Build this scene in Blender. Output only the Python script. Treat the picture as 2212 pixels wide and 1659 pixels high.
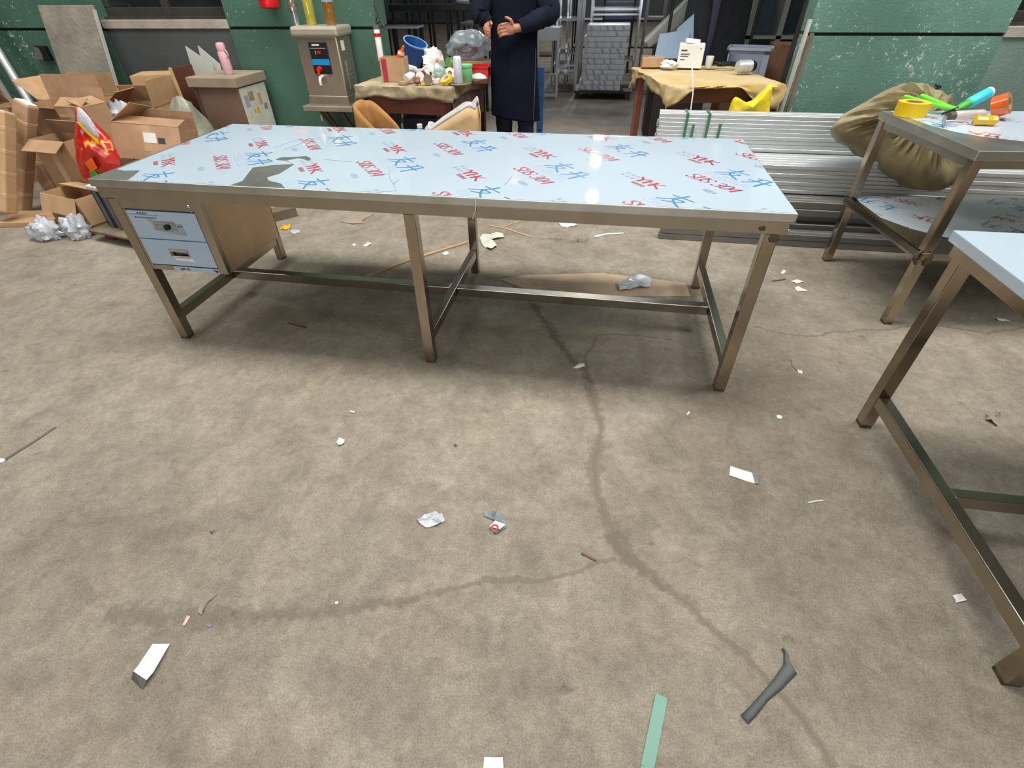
import bpy, bmesh, math, random
from math import sin, cos, pi, radians, hypot, sqrt
from mathutils import Vector, Matrix, Euler, noise

for o in list(bpy.data.objects):
    bpy.data.objects.remove(o)
SC = bpy.context.scene
COL = SC.collection

# ------------------------------------------------------------------ camera
FPX = 1060.5
PIT, ROL, YAW = 0.6916, -0.0144, -0.1812
CAM = Vector((2.1057, -1.7768, 1.4239))
FW = Vector((sin(YAW)*cos(PIT), cos(YAW)*cos(PIT), -sin(PIT)))
_r = Vector((cos(YAW), -sin(YAW), 0)); _u = _r.cross(FW)
RT = cos(ROL)*_r + sin(ROL)*_u
UP = -sin(ROL)*_r + cos(ROL)*_u
cd = bpy.data.cameras.new('camera'); cam = bpy.data.objects.new('camera', cd); COL.objects.link(cam)
cd.sensor_fit = 'HORIZONTAL'; cd.sensor_width = 36.0; cd.lens = 36.0*FPX/2212; cd.clip_start = 0.02
Mx = Matrix((RT, UP, -FW)).transposed().to_4x4(); Mx.translation = CAM
cam.matrix_world = Mx
SC.camera = cam

# ------------------------------------------------------------------ world, light, exposure
SC.view_settings.view_transform = 'Standard'; SC.view_settings.look = 'None'
SC.view_settings.gamma = 1.0; SC.view_settings.exposure = 0.12
SC.view_settings.use_curve_mapping = False
wd = bpy.data.worlds.new('hall_daylight'); SC.world = wd; wd.use_nodes = True
bg = wd.node_tree.nodes['Background']
bg.inputs[0].default_value = (0.93, 0.97, 1.0, 1); bg.inputs[1].default_value = 0.03

def area(name, loc, size, energy, col=(1, 1, 1), rot=(0, 0, 0)):
    l = bpy.data.lights.new(name, 'AREA'); l.shape = 'RECTANGLE'; l.size, l.size_y = size
    l.energy = energy; l.color = col
    o = bpy.data.objects.new(name, l); COL.objects.link(o); o.location = loc; o.rotation_euler = rot
    return o
# daylight through the two long roof lights of the hall
area('roof_light', (-3.4, -0.6, 6.4), (1.4, 12), 280, (1.0, 0.985, 0.95), (0, radians(-25), 0))
area('roof_light', (7.6, -0.6, 6.4), (1.4, 12), 380, (1.0, 0.985, 0.95), (0, radians(25), 0))
area('roof_light', (2.0, 0.8, 6.6), (8, 1.6), 640, (1.0, 0.985, 0.95), (0, 0, 0))
# low fill light added behind the camera to brighten upright fronts
area('front_fill', (1.5, -9.0, 2.4), (6, 3.2), 230, (0.96, 0.98, 1.0), (radians(90), 0, 0))
# grey daylight of the back hall
area('roof_light', (1.5, 8.0, 5.6), (4, 3), 110, (0.80, 0.90, 1.0))

# ------------------------------------------------------------------ photo pixel -> point on a plane that is really there
def ray(px, py): return FW + RT*((px-1106)/FPX) - UP*((py-829.5)/FPX)
def G(px, py, z=0.0):
    d = ray(px, py); return CAM + d*((z-CAM.z)/d.z)
def PY(px, py, Y):
    d = ray(px, py); return CAM + d*((Y-CAM.y)/d.y)

# ------------------------------------------------------------------ materials
def lin(c):
    c = c/255.0
    return c/12.92 if c <= 0.04045 else ((c+0.055)/1.055)**2.4
def L3(rgb, k=1.0): return tuple(min(1.0, lin(v)*k) for v in rgb) + (1.0,)
def newmat(name):
    m = bpy.data.materials.new(name); m.use_nodes = True
    return m, m.node_tree.nodes, m.node_tree.links, m.node_tree.nodes['Principled BSDF']
def mat(name, rgb, rough=0.6, metal=0.0, var=0.12, scale=6.0, bump=0.0, bscale=70.0, coat=0.0, trans=0.0, alpha=1.0, spec=0.5, stretch=(1, 1, 1), rgb2=None, coatr=0.06, emis=0.0, ior=1.45, seed=0.0):
    m, N, L, P = newmat(name)
    P.inputs['Roughness'].default_value = rough; P.inputs['Metallic'].default_value = metal
    P.inputs['Specular IOR Level'].default_value = spec
    P.inputs['Coat Weight'].default_value = coat; P.inputs['Coat Roughness'].default_value = coatr
    P.inputs['Transmission Weight'].default_value = trans; P.inputs['Alpha'].default_value = alpha
    P.inputs['IOR'].default_value = ior
    tc = N.new('ShaderNodeTexCoord'); mp = N.new('ShaderNodeMapping'); mp.inputs['Scale'].default_value = stretch
    mp.inputs['Location'].default_value = (seed, seed*.7, seed*.3)
    L.new(tc.outputs['Object'], mp.inputs['Vector'])
    nz = N.new('ShaderNodeTexNoise'); nz.inputs['Scale'].default_value = scale; nz.inputs['Detail'].default_value = 5
    L.new(mp.outputs[0], nz.inputs['Vector'])
    cr = N.new('ShaderNodeValToRGB')
    cr.color_ramp.elements[0].position = 0.33; cr.color_ramp.elements[1].position = 0.68
    a = L3(rgb, 1-var); b = L3(rgb, 1+var) if rgb2 is None else L3(rgb2)
    if rgb2 is not None: a = L3(rgb)
    cr.color_ramp.elements[0].color = a; cr.color_ramp.elements[1].color = b
    L.new(nz.outputs['Fac'], cr.inputs[0]); L.new(cr.outputs[0], P.inputs['Base Color'])
    if bump:
        n2 = N.new('ShaderNodeTexNoise'); n2.inputs['Scale'].default_value = bscale; n2.inputs['Detail'].default_value = 4
        L.new(mp.outputs[0], n2.inputs['Vector'])
        bp = N.new('ShaderNodeBump'); bp.inputs['Strength'].default_value = bump; bp.inputs['Distance'].default_value = 0.01
        L.new(n2.outputs['Fac'], bp.inputs['Height']); L.new(bp.outputs[0], P.inputs['Normal'])
    if emis:
        P.inputs['Emission Color'].default_value = L3(rgb); P.inputs['Emission Strength'].default_value = emis
    return m

def floor_mat():
    m, N, L, P = newmat('worn concrete')
    tc = N.new('ShaderNodeTexCoord')
    def nz(s, d=6, r=0.6, dist=0.0):
        n = N.new('ShaderNodeTexNoise'); n.inputs['Scale'].default_value = s; n.inputs['Detail'].default_value = d
        n.inputs['Roughness'].default_value = r; n.inputs['Distortion'].default_value = dist
        L.new(tc.outputs['Object'], n.inputs['Vector']); return n
    def ramp(src, p0, c0, p1, c1):
        r = N.new('ShaderNodeValToRGB'); e = r.color_ramp.elements
        e[0].position, e[0].color, e[1].position, e[1].color = p0, c0, p1, c1
        L.new(src, r.inputs[0]); return r
    def mix(kind, fac, a, b):
        x = N.new('ShaderNodeMix'); x.data_type = 'RGBA'; x.blend_type = kind
        if isinstance(fac, float): x.inputs[0].default_value = fac
        else: L.new(fac, x.inputs[0])
        L.new(a, x.inputs[6]); L.new(b, x.inputs[7]); return x.outputs[2]
    base = ramp(nz(0.8, 5).outputs['Fac'], .34, L3((166, 156, 140)), .68, L3((183, 174, 159)))
    mid = ramp(nz(4.5, 8, .65, .5).outputs['Fac'], .32, (.62, .60, .57, 1), .62, (1, 1, 1, 1))
    c = mix('MULTIPLY', .75, base.outputs[0], mid.outputs[0])
    fine = ramp(nz(38, 6, .7).outputs['Fac'], .30, (.62, .60, .58, 1), .62, (1.0, 1.0, 1.0, 1))
    c = mix('MULTIPLY', .55, c, fine.outputs[0])
    gr = ramp(nz(190, 4, .7).outputs['Fac'], .36, (.58, .57, .55, 1), .64, (1.14, 1.13, 1.11, 1))
    c = mix('MULTIPLY', .7, c, gr.outputs[0])
    md2 = ramp(nz(13, 7, .7, .8).outputs['Fac'], .34, (.66, .64, .61, 1), .60, (1.03, 1.03, 1.02, 1))
    c = mix('MULTIPLY', .6, c, md2.outputs[0])
    # grease spots
    sp = ramp(nz(17, 3, .6, .4).outputs['Fac'], .64, (1, 1, 1, 1), .74, (.62, .60, .58, 1))
    c = mix('MULTIPLY', .75, c, sp.outputs[0])
    # pinkish and grey patches
    pk = ramp(nz(1.6, 3).outputs['Fac'], .55, (1, 1, 1, 1), .72, (1.04, .97, .93, 1))
    c = mix('MULTIPLY', .8, c, pk.outputs[0])
    # broad dirt stains
    st = ramp(nz(0.55, 4, .55, .8).outputs['Fac'], .56, (1, 1, 1, 1), .74, (.72, .70, .67, 1))
    c = mix('MULTIPLY', .8, c, st.outputs[0])
    # white crumbs
    vo = N.new('ShaderNodeTexVoronoi'); vo.inputs['Scale'].default_value = 22; L.new(tc.outputs['Object'], vo.inputs['Vector'])
    cr = ramp(vo.outputs['Distance'], .025, (1, 1, 1, 1), .045, (0, 0, 0, 1))
    wn = ramp(nz(7, 2).outputs['Fac'], .60, (0, 0, 0, 1), .66, (1, 1, 1, 1))
    f = mix('MULTIPLY', 1.0, cr.outputs[0], wn.outputs[0])
    wh = N.new('ShaderNodeRGB'); wh.outputs[0].default_value = L3((214, 208, 198))
    c = mix('MIX', f, c, wh.outputs[0])
    L.new(c, P.inputs['Base Color'])
    rr = ramp(nz(3.0, 5).outputs['Fac'], .3, (.62, .62, .62, 1), .7, (.88, .88, .88, 1))
    L.new(rr.outputs[0], P.inputs['Roughness'])
    add = N.new('ShaderNodeMath'); add.operation = 'MULTIPLY_ADD'; add.inputs[1].default_value = 0.6
    L.new(nz(130, 5, .7).outputs['Fac'], add.inputs[0]); L.new(nz(24, 6, .6, .4).outputs['Fac'], add.inputs[2])
    bp = N.new('ShaderNodeBump'); bp.inputs['Strength'].default_value = .85; bp.inputs['Distance'].default_value = .014
    L.new(add.outputs[0], bp.inputs['Height']); L.new(bp.outputs[0], P.inputs['Normal'])
    return m

def wall_mat(name, rgb, chips, seed=0.0, rgb2=None):
    m, N, L, P = newmat(name)
    tc = N.new('ShaderNodeTexCoord'); mp = N.new('ShaderNodeMapping'); mp.inputs['Location'].default_value = (seed, seed, seed)
    L.new(tc.outputs['Object'], mp.inputs['Vector'])
    def nz(s, d=5, r=.6, dist=0.):
        n = N.new('ShaderNodeTexNoise'); n.inputs['Scale'].default_value = s; n.inputs['Detail'].default_value = d
        n.inputs['Roughness'].default_value = r; n.inputs['Distortion'].default_value = dist
        L.new(mp.outputs[0], n.inputs['Vector']); return n
    r = N.new('ShaderNodeValToRGB'); e = r.color_ramp.elements
    e[0].position, e[0].color, e[1].position, e[1].color = .32, L3(rgb, .82), .7, L3(rgb2 or rgb, 1.15)
    L.new(nz(1.7, 5).outputs['Fac'], r.inputs[0])
    out = r.outputs[0]
    if chips:
        n1 = nz(34, 6, .75, .6); n2 = nz(1.6, 3)
        ad = N.new('ShaderNodeMath'); ad.operation = 'MULTIPLY_ADD'; ad.inputs[1].default_value = .42
        L.new(n2.outputs['Fac'], ad.inputs[0]); L.new(n1.outputs['Fac'], ad.inputs[2])
        cr = N.new('ShaderNodeValToRGB'); q = cr.color_ramp.elements
        q[0].position, q[0].color, q[1].position, q[1].color = 1-chips, (0, 0, 0, 1), 1-chips+.035, (1, 1, 1, 1)
        L.new(ad.outputs[0], cr.inputs[0])
        mx = N.new('ShaderNodeMix'); mx.data_type = 'RGBA'; L.new(cr.outputs[0], mx.inputs[0])
        L.new(out, mx.inputs[6]); mx.inputs[7].default_value = L3((188, 196, 186)); out = mx.outputs[2]
    L.new(out, P.inputs['Base Color']); P.inputs['Roughness'].default_value = .55
    bp = N.new('ShaderNodeBump'); bp.inputs['Strength'].default_value = .35; bp.inputs['Distance'].default_value = .01
    L.new(nz(60, 5).outputs['Fac'], bp.inputs['Height']); L.new(bp.outputs[0], P.inputs['Normal'])
    return m

def dirt_mat(name, rgb, amax=.78, soft=1.5):
    """soft-edged dirt: UV y runs across the ribbon"""
    m, N, L, P = newmat(name)
    P.inputs['Roughness'].default_value = .9; P.inputs['Base Color'].default_value = L3(rgb)
    uv = N.new('ShaderNodeUVMap'); sx = N.new('ShaderNodeSeparateXYZ'); L.new(uv.outputs[0], sx.inputs[0])
    def ma(op, a, b):
        n = N.new('ShaderNodeMath'); n.operation = op
        for i, v in enumerate((a, b)):
            if v is None: continue
            if isinstance(v, (int, float)): n.inputs[i].default_value = v
            else: L.new(v, n.inputs[i])
        return n.outputs[0]
    t = ma('SUBTRACT', 1.0, ma('ABSOLUTE', ma('MULTIPLY_ADD', sx.outputs[1], 2.0), None))
    N_ = [n for n in N if n.type == 'MATH' and n.operation == 'MULTIPLY_ADD'][0]; N_.inputs[2].default_value = -1.0
    tc = N.new('ShaderNodeTexCoord'); nz = N.new('ShaderNodeTexNoise'); nz.inputs['Scale'].default_value = 34; nz.inputs['Detail'].default_value = 6
    L.new(tc.outputs['Object'], nz.inputs['Vector'])
    a = ma('ADD', ma('MULTIPLY', t, 1.1), ma('MULTIPLY', ma('SUBTRACT', nz.outputs['Fac'], .60), 2.2))
    cl = N.new('ShaderNodeClamp'); cl.inputs[2].default_value = amax; L.new(ma('MULTIPLY', a, soft), cl.inputs[0])
    L.new(cl.outputs[0], P.inputs['Alpha'])
    return m

def steel_mat(name, rgb, rough, brush=(1, 60, 60), var=.10, seed=0.):
    m, N, L, P = newmat(name)
    P.inputs['Metallic'].default_value = 1.0
    tc = N.new('ShaderNodeTexCoord'); mp = N.new('ShaderNodeMapping'); mp.inputs['Scale'].default_value = brush
    mp.inputs['Location'].default_value = (seed, seed, seed)
    L.new(tc.outputs['Object'], mp.inputs['Vector'])
    nz = N.new('ShaderNodeTexNoise'); nz.inputs['Scale'].default_value = 6; nz.inputs['Detail'].default_value = 4; L.new(mp.outputs[0], nz.inputs['Vector'])
    mr = N.new('ShaderNodeMapRange'); mr.inputs[3].default_value = rough*.75; mr.inputs[4].default_value = rough*1.3
    L.new(nz.outputs['Fac'], mr.inputs[0]); L.new(mr.outputs[0], P.inputs['Roughness'])
    n2 = N.new('ShaderNodeTexNoise'); n2.inputs['Scale'].default_value = 5; n2.inputs['Detail'].default_value = 4; L.new(tc.outputs['Object'], n2.inputs['Vector'])
    cr = N.new('ShaderNodeValToRGB'); e = cr.color_ramp.elements
    e[0].position, e[0].color, e[1].position, e[1].color = .35, L3(rgb, 1-var*1.6), .65, L3(rgb, 1+var)
    L.new(n2.outputs['Fac'], cr.inputs[0]); L.new(cr.outputs[0], P.inputs['Base Color'])
    return m

M = {}
M['floor'] = floor_mat()
M['hall_floor'] = mat('back hall concrete', (132, 122, 110), .75, var=.25, scale=3, bump=.3)
M['crack'] = dirt_mat('dark dirt in the crack', (132, 121, 106), .50, .8)
M['stain'] = dirt_mat('dark damp stain', (126, 116, 103), .36, .5)
M['green_l'] = wall_mat('green wall paint', (70, 106, 89), .13, 3.0)
M['green_r'] = wall_mat('chipped green wall paint', (90, 128, 114), .19, 8.0, (98, 134, 122))
M['grey_dado'] = wall_mat('dark grey wall paint', (76, 80, 80), 0, 5.0)
M['cream'] = mat('cream plaster', (168, 160, 148), .8, var=.15, bump=.3)
M['groove'] = mat('dark joint mortar', (40, 46, 42), .9)  # dark backing colour of the recessed wall joint
M['hall_wall'] = mat('dull hall plaster', (88, 92, 98), .85, var=.2, scale=2)
M['steel'] = steel_mat('brushed stainless steel', (172, 162, 148), .22, (1, 30, 30), .06)
M['steel_top'] = steel_mat('bare stainless sheet', (196, 194, 186), .36, (60, 1, 60))
M['steel_warm'] = steel_mat('stainless tube with warm sheen', (170, 157, 140), .17, (30, 30, 1), .08)
M['steel_panel'] = steel_mat('satin stainless panel', (214, 190, 162), .42, (30, 1, 30), .08)  # warm reflection of the floor is put into this base colour
M['galv'] = mat('silver galvanised tube', (206, 210, 210), .32, .55, var=.06, scale=4, stretch=(.4, 30, 30))
M['galv_dk'] = mat('dull grey steel tube', (128, 126, 122), .4, .6, var=.15, scale=4, stretch=(.4, 30, 30))
M['dark_steel'] = mat('dark grey steel', (64, 62, 62), .5, .6, var=.2)
M['chrome'] = mat('polished steel rack', (196, 200, 206), .16, .75, var=.05)
M['film'] = mat('pale blue protective film', (170, 184, 195), .5, var=.03, scale=2, coat=.9, coatr=.018, spec=.02)
M['film_dim'] = mat('white protective film', (190, 202, 212), .4, var=.03, scale=2, coat=.7, coatr=.09)
M['film_drawer'] = mat('blue grey film on drawer', (164, 182, 200), .35, var=.04, scale=3, coat=.4, coatr=.12)
M['red_print'] = mat('red print', (170, 42, 54), .5, var=.1, scale=12, coat=.6)
M['blue_print'] = mat('blue print', (56, 124, 174), .5, var=.12, scale=12, coat=.6)
M['grey_print'] = mat('grey blue print', (124, 146, 166), .5, var=.1, scale=20, coat=.6)
M['ink'] = mat('black print', (60, 62, 66), .6)
M['weld'] = mat('burnt weld', (104, 90, 74), .55, .7, var=.4, scale=60)
M['card'] = mat('brown cardboard', (172, 138, 104), .8, var=.14, scale=5, bump=.15, bscale=40)
M['card2'] = mat('tan cardboard', (184, 148, 110), .8, var=.12, scale=7, bump=.15, bscale=40, seed=4)
M['card3'] = mat('dark brown cardboard', (142, 104, 76), .8, var=.16, scale=6, bump=.15, bscale=40, seed=9)
M['card_wrap'] = mat('tape wrapped cardboard', (180, 144, 112), .42, var=.12, scale=9, coat=.7, coatr=.12, bump=.25, bscale=26)
M['card_in'] = mat('shaded cardboard inside', (150, 112, 78), .85, var=.12)
M['tape'] = mat('clear glossy packing tape', (196, 164, 128), .16, var=.08, coat=1.0, coatr=.04)
M['paper'] = mat('white paper', (222, 220, 214), .8, var=.06)
M['plastic_bag'] = mat('thin clear plastic', (206, 212, 218), .2, var=.1, scale=14, coat=1.0, coatr=.06, bump=.8, bscale=22, alpha=.72)
M['clear_film'] = mat('clear plastic bag', (176, 188, 196), .14, var=.12, scale=10, coat=1.0, coatr=.06, bump=.7, bscale=22, alpha=.45)
M['red_bag'] = mat('red printed plastic bag', (206, 36, 28), .3, var=.3, scale=9, coat=.7, coatr=.1, bump=1.0, bscale=11)
_e = [n for n in M['red_bag'].node_tree.nodes if n.type == 'VALTORGB'][0].color_ramp.elements
for _p, _c in ((.60, L3((206, 36, 28))), (.625, L3((232, 170, 40))), (.66, L3((226, 196, 150))), (.70, L3((214, 60, 40)))):
    _q = _e.new(_p); _q.color = _c
M['yellow'] = mat('yellow plastic', (222, 186, 24), .4, var=.08)
M['yellow_bag'] = mat('yellow woven bag', (226, 200, 42), .6, var=.1, scale=10, bump=.5, bscale=30)
M['orange'] = mat('orange plastic', (220, 96, 28), .35, var=.1)
M['lime'] = mat('lime green plastic', (110, 206, 58), .4, var=.06)
M['mint'] = mat('mint green plastic', (126, 200, 142), .4, var=.06)
M['grass'] = mat('bright green plastic', (66, 158, 62), .4, var=.1)
M['cyan'] = mat('cyan plastic', (62, 200, 222), .35, var=.06)
M['red'] = mat('red plastic', (206, 26, 24), .35, var=.08)
M['blue'] = mat('blue plastic', (34, 84, 148), .45, var=.12)
M['blue_metal'] = mat('blue painted steel', (44, 86, 132), .5, var=.18, scale=20)
M['white'] = mat('white plastic', (222, 222, 218), .45, var=.05)
M['pink'] = mat('pink bottle plastic', (224, 176, 182), .4, var=.06, bump=.1)
M['black'] = mat('black plastic', (22, 22, 24), .45, var=.15)
M['black_cloth'] = mat('black cloth', (24, 25, 30), .85, var=.3, scale=9)
M['grey_plastic'] = mat('grey translucent plastic', (150, 158, 172), .4, var=.08)
M['khaki'] = mat('khaki woven sack', (122, 108, 76), .55, var=.25, scale=5, bump=.5, bscale=9, coat=.25, coatr=.35, rgb2=(150, 140, 106), stretch=(1, 2.2, .7))
M['grey_sack'] = mat('greenish grey plastic sack', (138, 140, 122), .45, var=.2, scale=9, coat=.4, coatr=.2, bump=.8, bscale=18)
M['wood'] = mat('bare wood', (176, 148, 116), .7, var=.15, scale=4, stretch=(1, 12, 12))
M['wood_dk'] = mat('dark red brown wood', (98, 54, 40), .5, var=.2, scale=5, stretch=(1, 8, 8))
M['wood_desk'] = mat('reddish desk board', (120, 68, 54), .55, var=.15, scale=4)
M['wood_old'] = mat('old weathered timber', (112, 98, 80), .8, var=.25, scale=5)
M['cement'] = mat('cement board', (136, 130, 118), .9, var=.2, scale=7, bump=.6, bscale=30)
M['cloth'] = mat('dirty cream table cloth', (134, 114, 84), .8, var=.25, scale=7, bump=.4, bscale=30, rgb2=(188, 174, 142))
M['cloth_y'] = mat('yellow table cloth', (190, 176, 144), .7, var=.2, scale=5, bump=.4, bscale=30, rgb2=(192, 158, 88))
M['navy'] = mat('navy work cloth', (14, 18, 31), 1.0, spec=.2, var=.2, scale=12, bump=.35, bscale=24)
M['navy2'] = mat('dark blue sleeve cloth', (23, 28, 40), 1.0, spec=.2, var=.25, scale=12, bump=.8, bscale=14)
M['jean'] = mat('dark trousers', (24, 34, 52), .85, var=.2, scale=12)
M['skin'] = mat('skin', (178, 122, 98), .5, var=.08, scale=20)
M['hair'] = mat('black hair', (20, 18, 18), .5, var=.2, scale=40)
M['glass_dk'] = mat('dark window glass', (34, 40, 42), .06, var=.3, scale=3, coat=.6)
M['win_frame'] = mat('dark window frame', (58, 56, 50), .5, var=.15)
M['boiler'] = mat('dull stainless boiler sheet', (190, 178, 164), .24, .85, var=.05, scale=3)
M['oil'] = mat('yellow oil in bottle', (168, 156, 60), .1, var=.1, coat=1)
M['amber'] = mat('amber liquid', (140, 96, 34), .1, var=.1, coat=1)
M['glass'] = mat('clear glass', (226, 232, 228), .05, var=.02, alpha=.35, coat=1)
M['brown_cab'] = mat('dirty brown cabinet sheet', (112, 88, 74), .55, var=.15, scale=4)
M['cab_top'] = mat('dusty cabinet top', (150, 136, 116), .7, var=.12)
M['cab_side'] = mat('dusty white cabinet side', (196, 196, 184), .6, var=.1)
M['shade_blue'] = mat('pale blue board', (158, 180, 204), .6, var=.06)
M['pale_board'] = mat('pale grey board', (186, 188, 178), .6, var=.06)
M['lavender'] = mat('lavender grey sheet', (120, 118, 146), .6, var=.1)
M['green_strap'] = mat('green strap', (62, 112, 82), .5, var=.1)
M['teal_strip'] = mat('sea green plastic strip', (100, 142, 126), .5, var=.06)
M['wrap'] = mat('white wrapped sheet metal', (226, 230, 238), .35, var=.05, coat=.5, coatr=.2)
M['wrap_st'] = mat('blue grey film stripe', (176, 184, 200), .35, coat=.5, coatr=.2)
M['stick'] = mat('grey rag strip', (88, 92, 90), .8, var=.2)
M['lamp'] = mat('high bay lamp glow', (255, 252, 244), .4, emis=170)
M['rubber'] = mat('black rubber hose', (30, 30, 30), .5)
M['iron'] = mat('brown dull iron', (96, 84, 74), .6, .5, var=.2)
M['clearh'] = mat('clear acetate handle', (214, 206, 196), .12, var=.06, alpha=.75, coat=1)
M['gold'] = mat('translucent yellow handle', (214, 164, 20), .2, var=.08, coat=1)

# ------------------------------------------------------------------ mesh builder
def frame(origin, u, v):
    u = Vector(u).normalized(); v = Vector(v); v = (v - u*v.dot(u)).normalized()
    m = Matrix((u, v, u.cross(v))).transposed().to_4x4(); m.translation = Vector(origin); return m
class MB:
    def __init__(s): s.v = []; s.f = []; s.uv = {}
    def add(s, vs, fs):
        n = len(s.v); s.v += [Vector(p) for p in vs]; s.f += [tuple(i+n for i in f) for f in fs]; return s
    def box(s, c, d, rot=None):
        hx, hy, hz = d[0]/2, d[1]/2, d[2]/2
        vs = [Vector((x, y, z)) for z in (-hz, hz) for y in (-hy, hy) for x in (-hx, hx)]
        if rot is not None:
            R = rot if isinstance(rot, Matrix) else Euler(rot).to_matrix()
            vs = [R @ p for p in vs]
        c = Vector(c)
        return s.add([p+c for p in vs], [(0, 2, 3, 1), (4, 5, 7, 6), (0, 1, 5, 4), (2, 6, 7, 3), (0, 4, 6, 2), (1, 3, 7, 5)])
    def b2(s, x0, x1, y0, y1, z0, z1): return s.box(((x0+x1)/2, (y0+y1)/2, (z0+z1)/2), (x1-x0, y1-y0, z1-z0))
    def bar(s, p0, p1, w, h, up=(0, 0, 1)):
        p0, p1 = Vector(p0), Vector(p1); d = p1-p0; l = d.length; d.normalize()
        sd = d.cross(Vector(up))
        if sd.length < 1e-4: sd = d.cross(Vector((1, 0, 0)))
        sd.normalize(); u = sd.cross(d)
        R = Matrix((sd, d, u)).transposed()
        return s.box((p0+p1)/2, (w, l, h), R)
    def cyl(s, p0, p1, r0, r1=None, n=16, cap=True):
        r1 = r0 if r1 is None else r1
        p0, p1 = Vector(p0), Vector(p1); d = (p1-p0).normalized()
        a = d.orthogonal().normalized(); b = d.cross(a)
        vs = []
        for p, r in ((p0, r0), (p1, r1)):
            for i in range(n): t = 2*pi*i/n; vs.append(p+(a*cos(t)+b*sin(t))*r)
        fs = [(i, (i+1) % n, n+(i+1) % n, n+i) for i in range(n)]
        if cap: fs += [tuple(range(n))[::-1], tuple(range(n, 2*n))]
        return s.add(vs, fs)
    def lathe(s, prof, n=24, M4=None, caps=True):
        vs = []
        for r, z in prof:
            for i in range(n): t = 2*pi*i/n; vs.append(Vector((r*cos(t), r*sin(t), z)))
        if M4 is not None: vs = [M4 @ p for p in vs]
        fs = []
        for k in range(len(prof)-1):
            for i in range(n): fs.append((k*n+i, k*n+(i+1) % n, (k+1)*n+(i+1) % n, (k+1)*n+i))
        if caps:
            fs.append(tuple(range(n))[::-1]); fs.append(tuple(range((len(prof)-1)*n, len(prof)*n)))
        return s.add(vs, fs)
    def tube(s, pts, r, n=8, closed=False):
        pts = [Vector(p) for p in pts]; rr = r if isinstance(r, (list, tuple)) else [r]*len(pts)
        vs = []; a = None
        for i, p in enumerate(pts):
            d = (pts[min(i+1, len(pts)-1)] - pts[max(i-1, 0)])
            if d.length < 1e-7: d = Vector((0, 0, 1))
            d.normalize()
            if a is None: a = d.orthogonal().normalized()
            else:
                a = a - d*a.dot(d)
                a = a.normalized() if a.length > 1e-5 else d.orthogonal().normalized()
            b = d.cross(a)
            for k in range(n): t = 2*pi*k/n; vs.append(p+(a*cos(t)+b*sin(t))*rr[i])
        fs = []
        m = len(pts)
        for i in range(m-1):
            for k in range(n): fs.append((i*n+k, i*n+(k+1) % n, (i+1)*n+(k+1) % n, (i+1)*n+k))
        fs += [tuple(range(n))[::-1], tuple(range((m-1)*n, m*n))]
        return s.add(vs, fs)
    def prism(s, poly, t, M4=None):
        n = len(poly)
        vs = [Vector((x, y, 0)) for x, y in poly] + [Vector((x, y, t)) for x, y in poly]
        if M4 is not None: vs = [M4 @ p for p in vs]
        return s.add(vs, [tuple(range(n))[::-1], tuple(range(n, 2*n))] + [(i, (i+1) % n, n+(i+1) % n, n+i) for i in range(n)])
    def grid(s, fn, nu, nv):
        vs = [fn(i/nu, j/nv) for j in range(nv+1) for i in range(nu+1)]
        return s.add(vs, [(j*(nu+1)+i, j*(nu+1)+i+1, (j+1)*(nu+1)+i+1, (j+1)*(nu+1)+i) for j in range(nv) for i in range(nu)])
    def blob(s, c, r, seed=0, amp=.15, fr=2.0, n=20, zmin=None, rot=None):
        c = Vector(c); vs = []; m = n//2
        R = Euler(rot).to_matrix() if rot else None
        def P(d):
            k = 1+amp*noise.noise(d*fr+Vector((seed*3.7, seed*1.3, seed)))+amp*.5*noise.noise(d*fr*2.7+Vector((seed, 9, seed)))
            p = Vector((d.x*r[0]*k, d.y*r[1]*k, d.z*r[2]*k))
            if R: p = R @ p
            p = p+c
            if zmin is not None and p.z < zmin: p.z = zmin
            return p
        vs.append(P(Vector((0, 0, -1))))
        for j in range(1, m):
            ph = -pi/2+pi*j/m
            for i in range(n): t = 2*pi*i/n; vs.append(P(Vector((cos(ph)*cos(t), cos(ph)*sin(t), sin(ph)))))
        vs.append(P(Vector((0, 0, 1)))); last = len(vs)-1; fs = []
        for i in range(n): fs.append((0, 1+(i+1) % n, 1+i))
        for j in range(m-2):
            for i in range(n): a = 1+j*n; fs.append((a+i, a+(i+1) % n, a+n+(i+1) % n, a+n+i))
        a = 1+(m-2)*n
        for i in range(n): fs.append((a+i, a+(i+1) % n, last))
        return s.add(vs, fs)
    def pillow(s, outline, T, M4, seed=0, wr=.12, rings=8, sub=3, fr=5.0, pw=1.0, fold=0.0):
        pts = [Vector((x, y)) for x, y in outline]; o = []
        for i in range(len(pts)):
            a, b = pts[i], pts[(i+1) % len(pts)]
            for k in range(sub): o.append(a.lerp(b, k/sub))
        n = len(o)
        o = [(o[i-1]+o[i]*2+o[(i+1) % n])/4 for i in range(n)]
        c = sum(o, Vector((0, 0)))/n
        for sg in (1, -1):
            vs = []; fs = []
            for j in range(rings+1):
                q = j/rings
                for i in range(n):
                    p = c.lerp(o[i], sin(q*pi/2))
                    h = cos(q*pi/2)**pw
                    w = 1+wr*2*noise.noise(Vector((p.x*fr+seed, p.y*fr, sg*3+seed)))+wr*noise.noise(Vector((p.x*fr*3+seed, p.y*fr*3, sg)))
                    if fold: w += fold*q*(1-q)*4*noise.noise(Vector((i*1.1, sg*5+seed, q*1.3)))
                    vs.append(M4 @ Vector((p.x, p.y, sg*T*h*w)))
            for j in range(rings):
                for i in range(n):
                    f = (j*n+i, j*n+(i+1) % n, (j+1)*n+(i+1) % n, (j+1)*n+i)
                    fs.append(f if sg > 0 else f[::-1])
            s.add(vs, fs)
        return s

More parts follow.
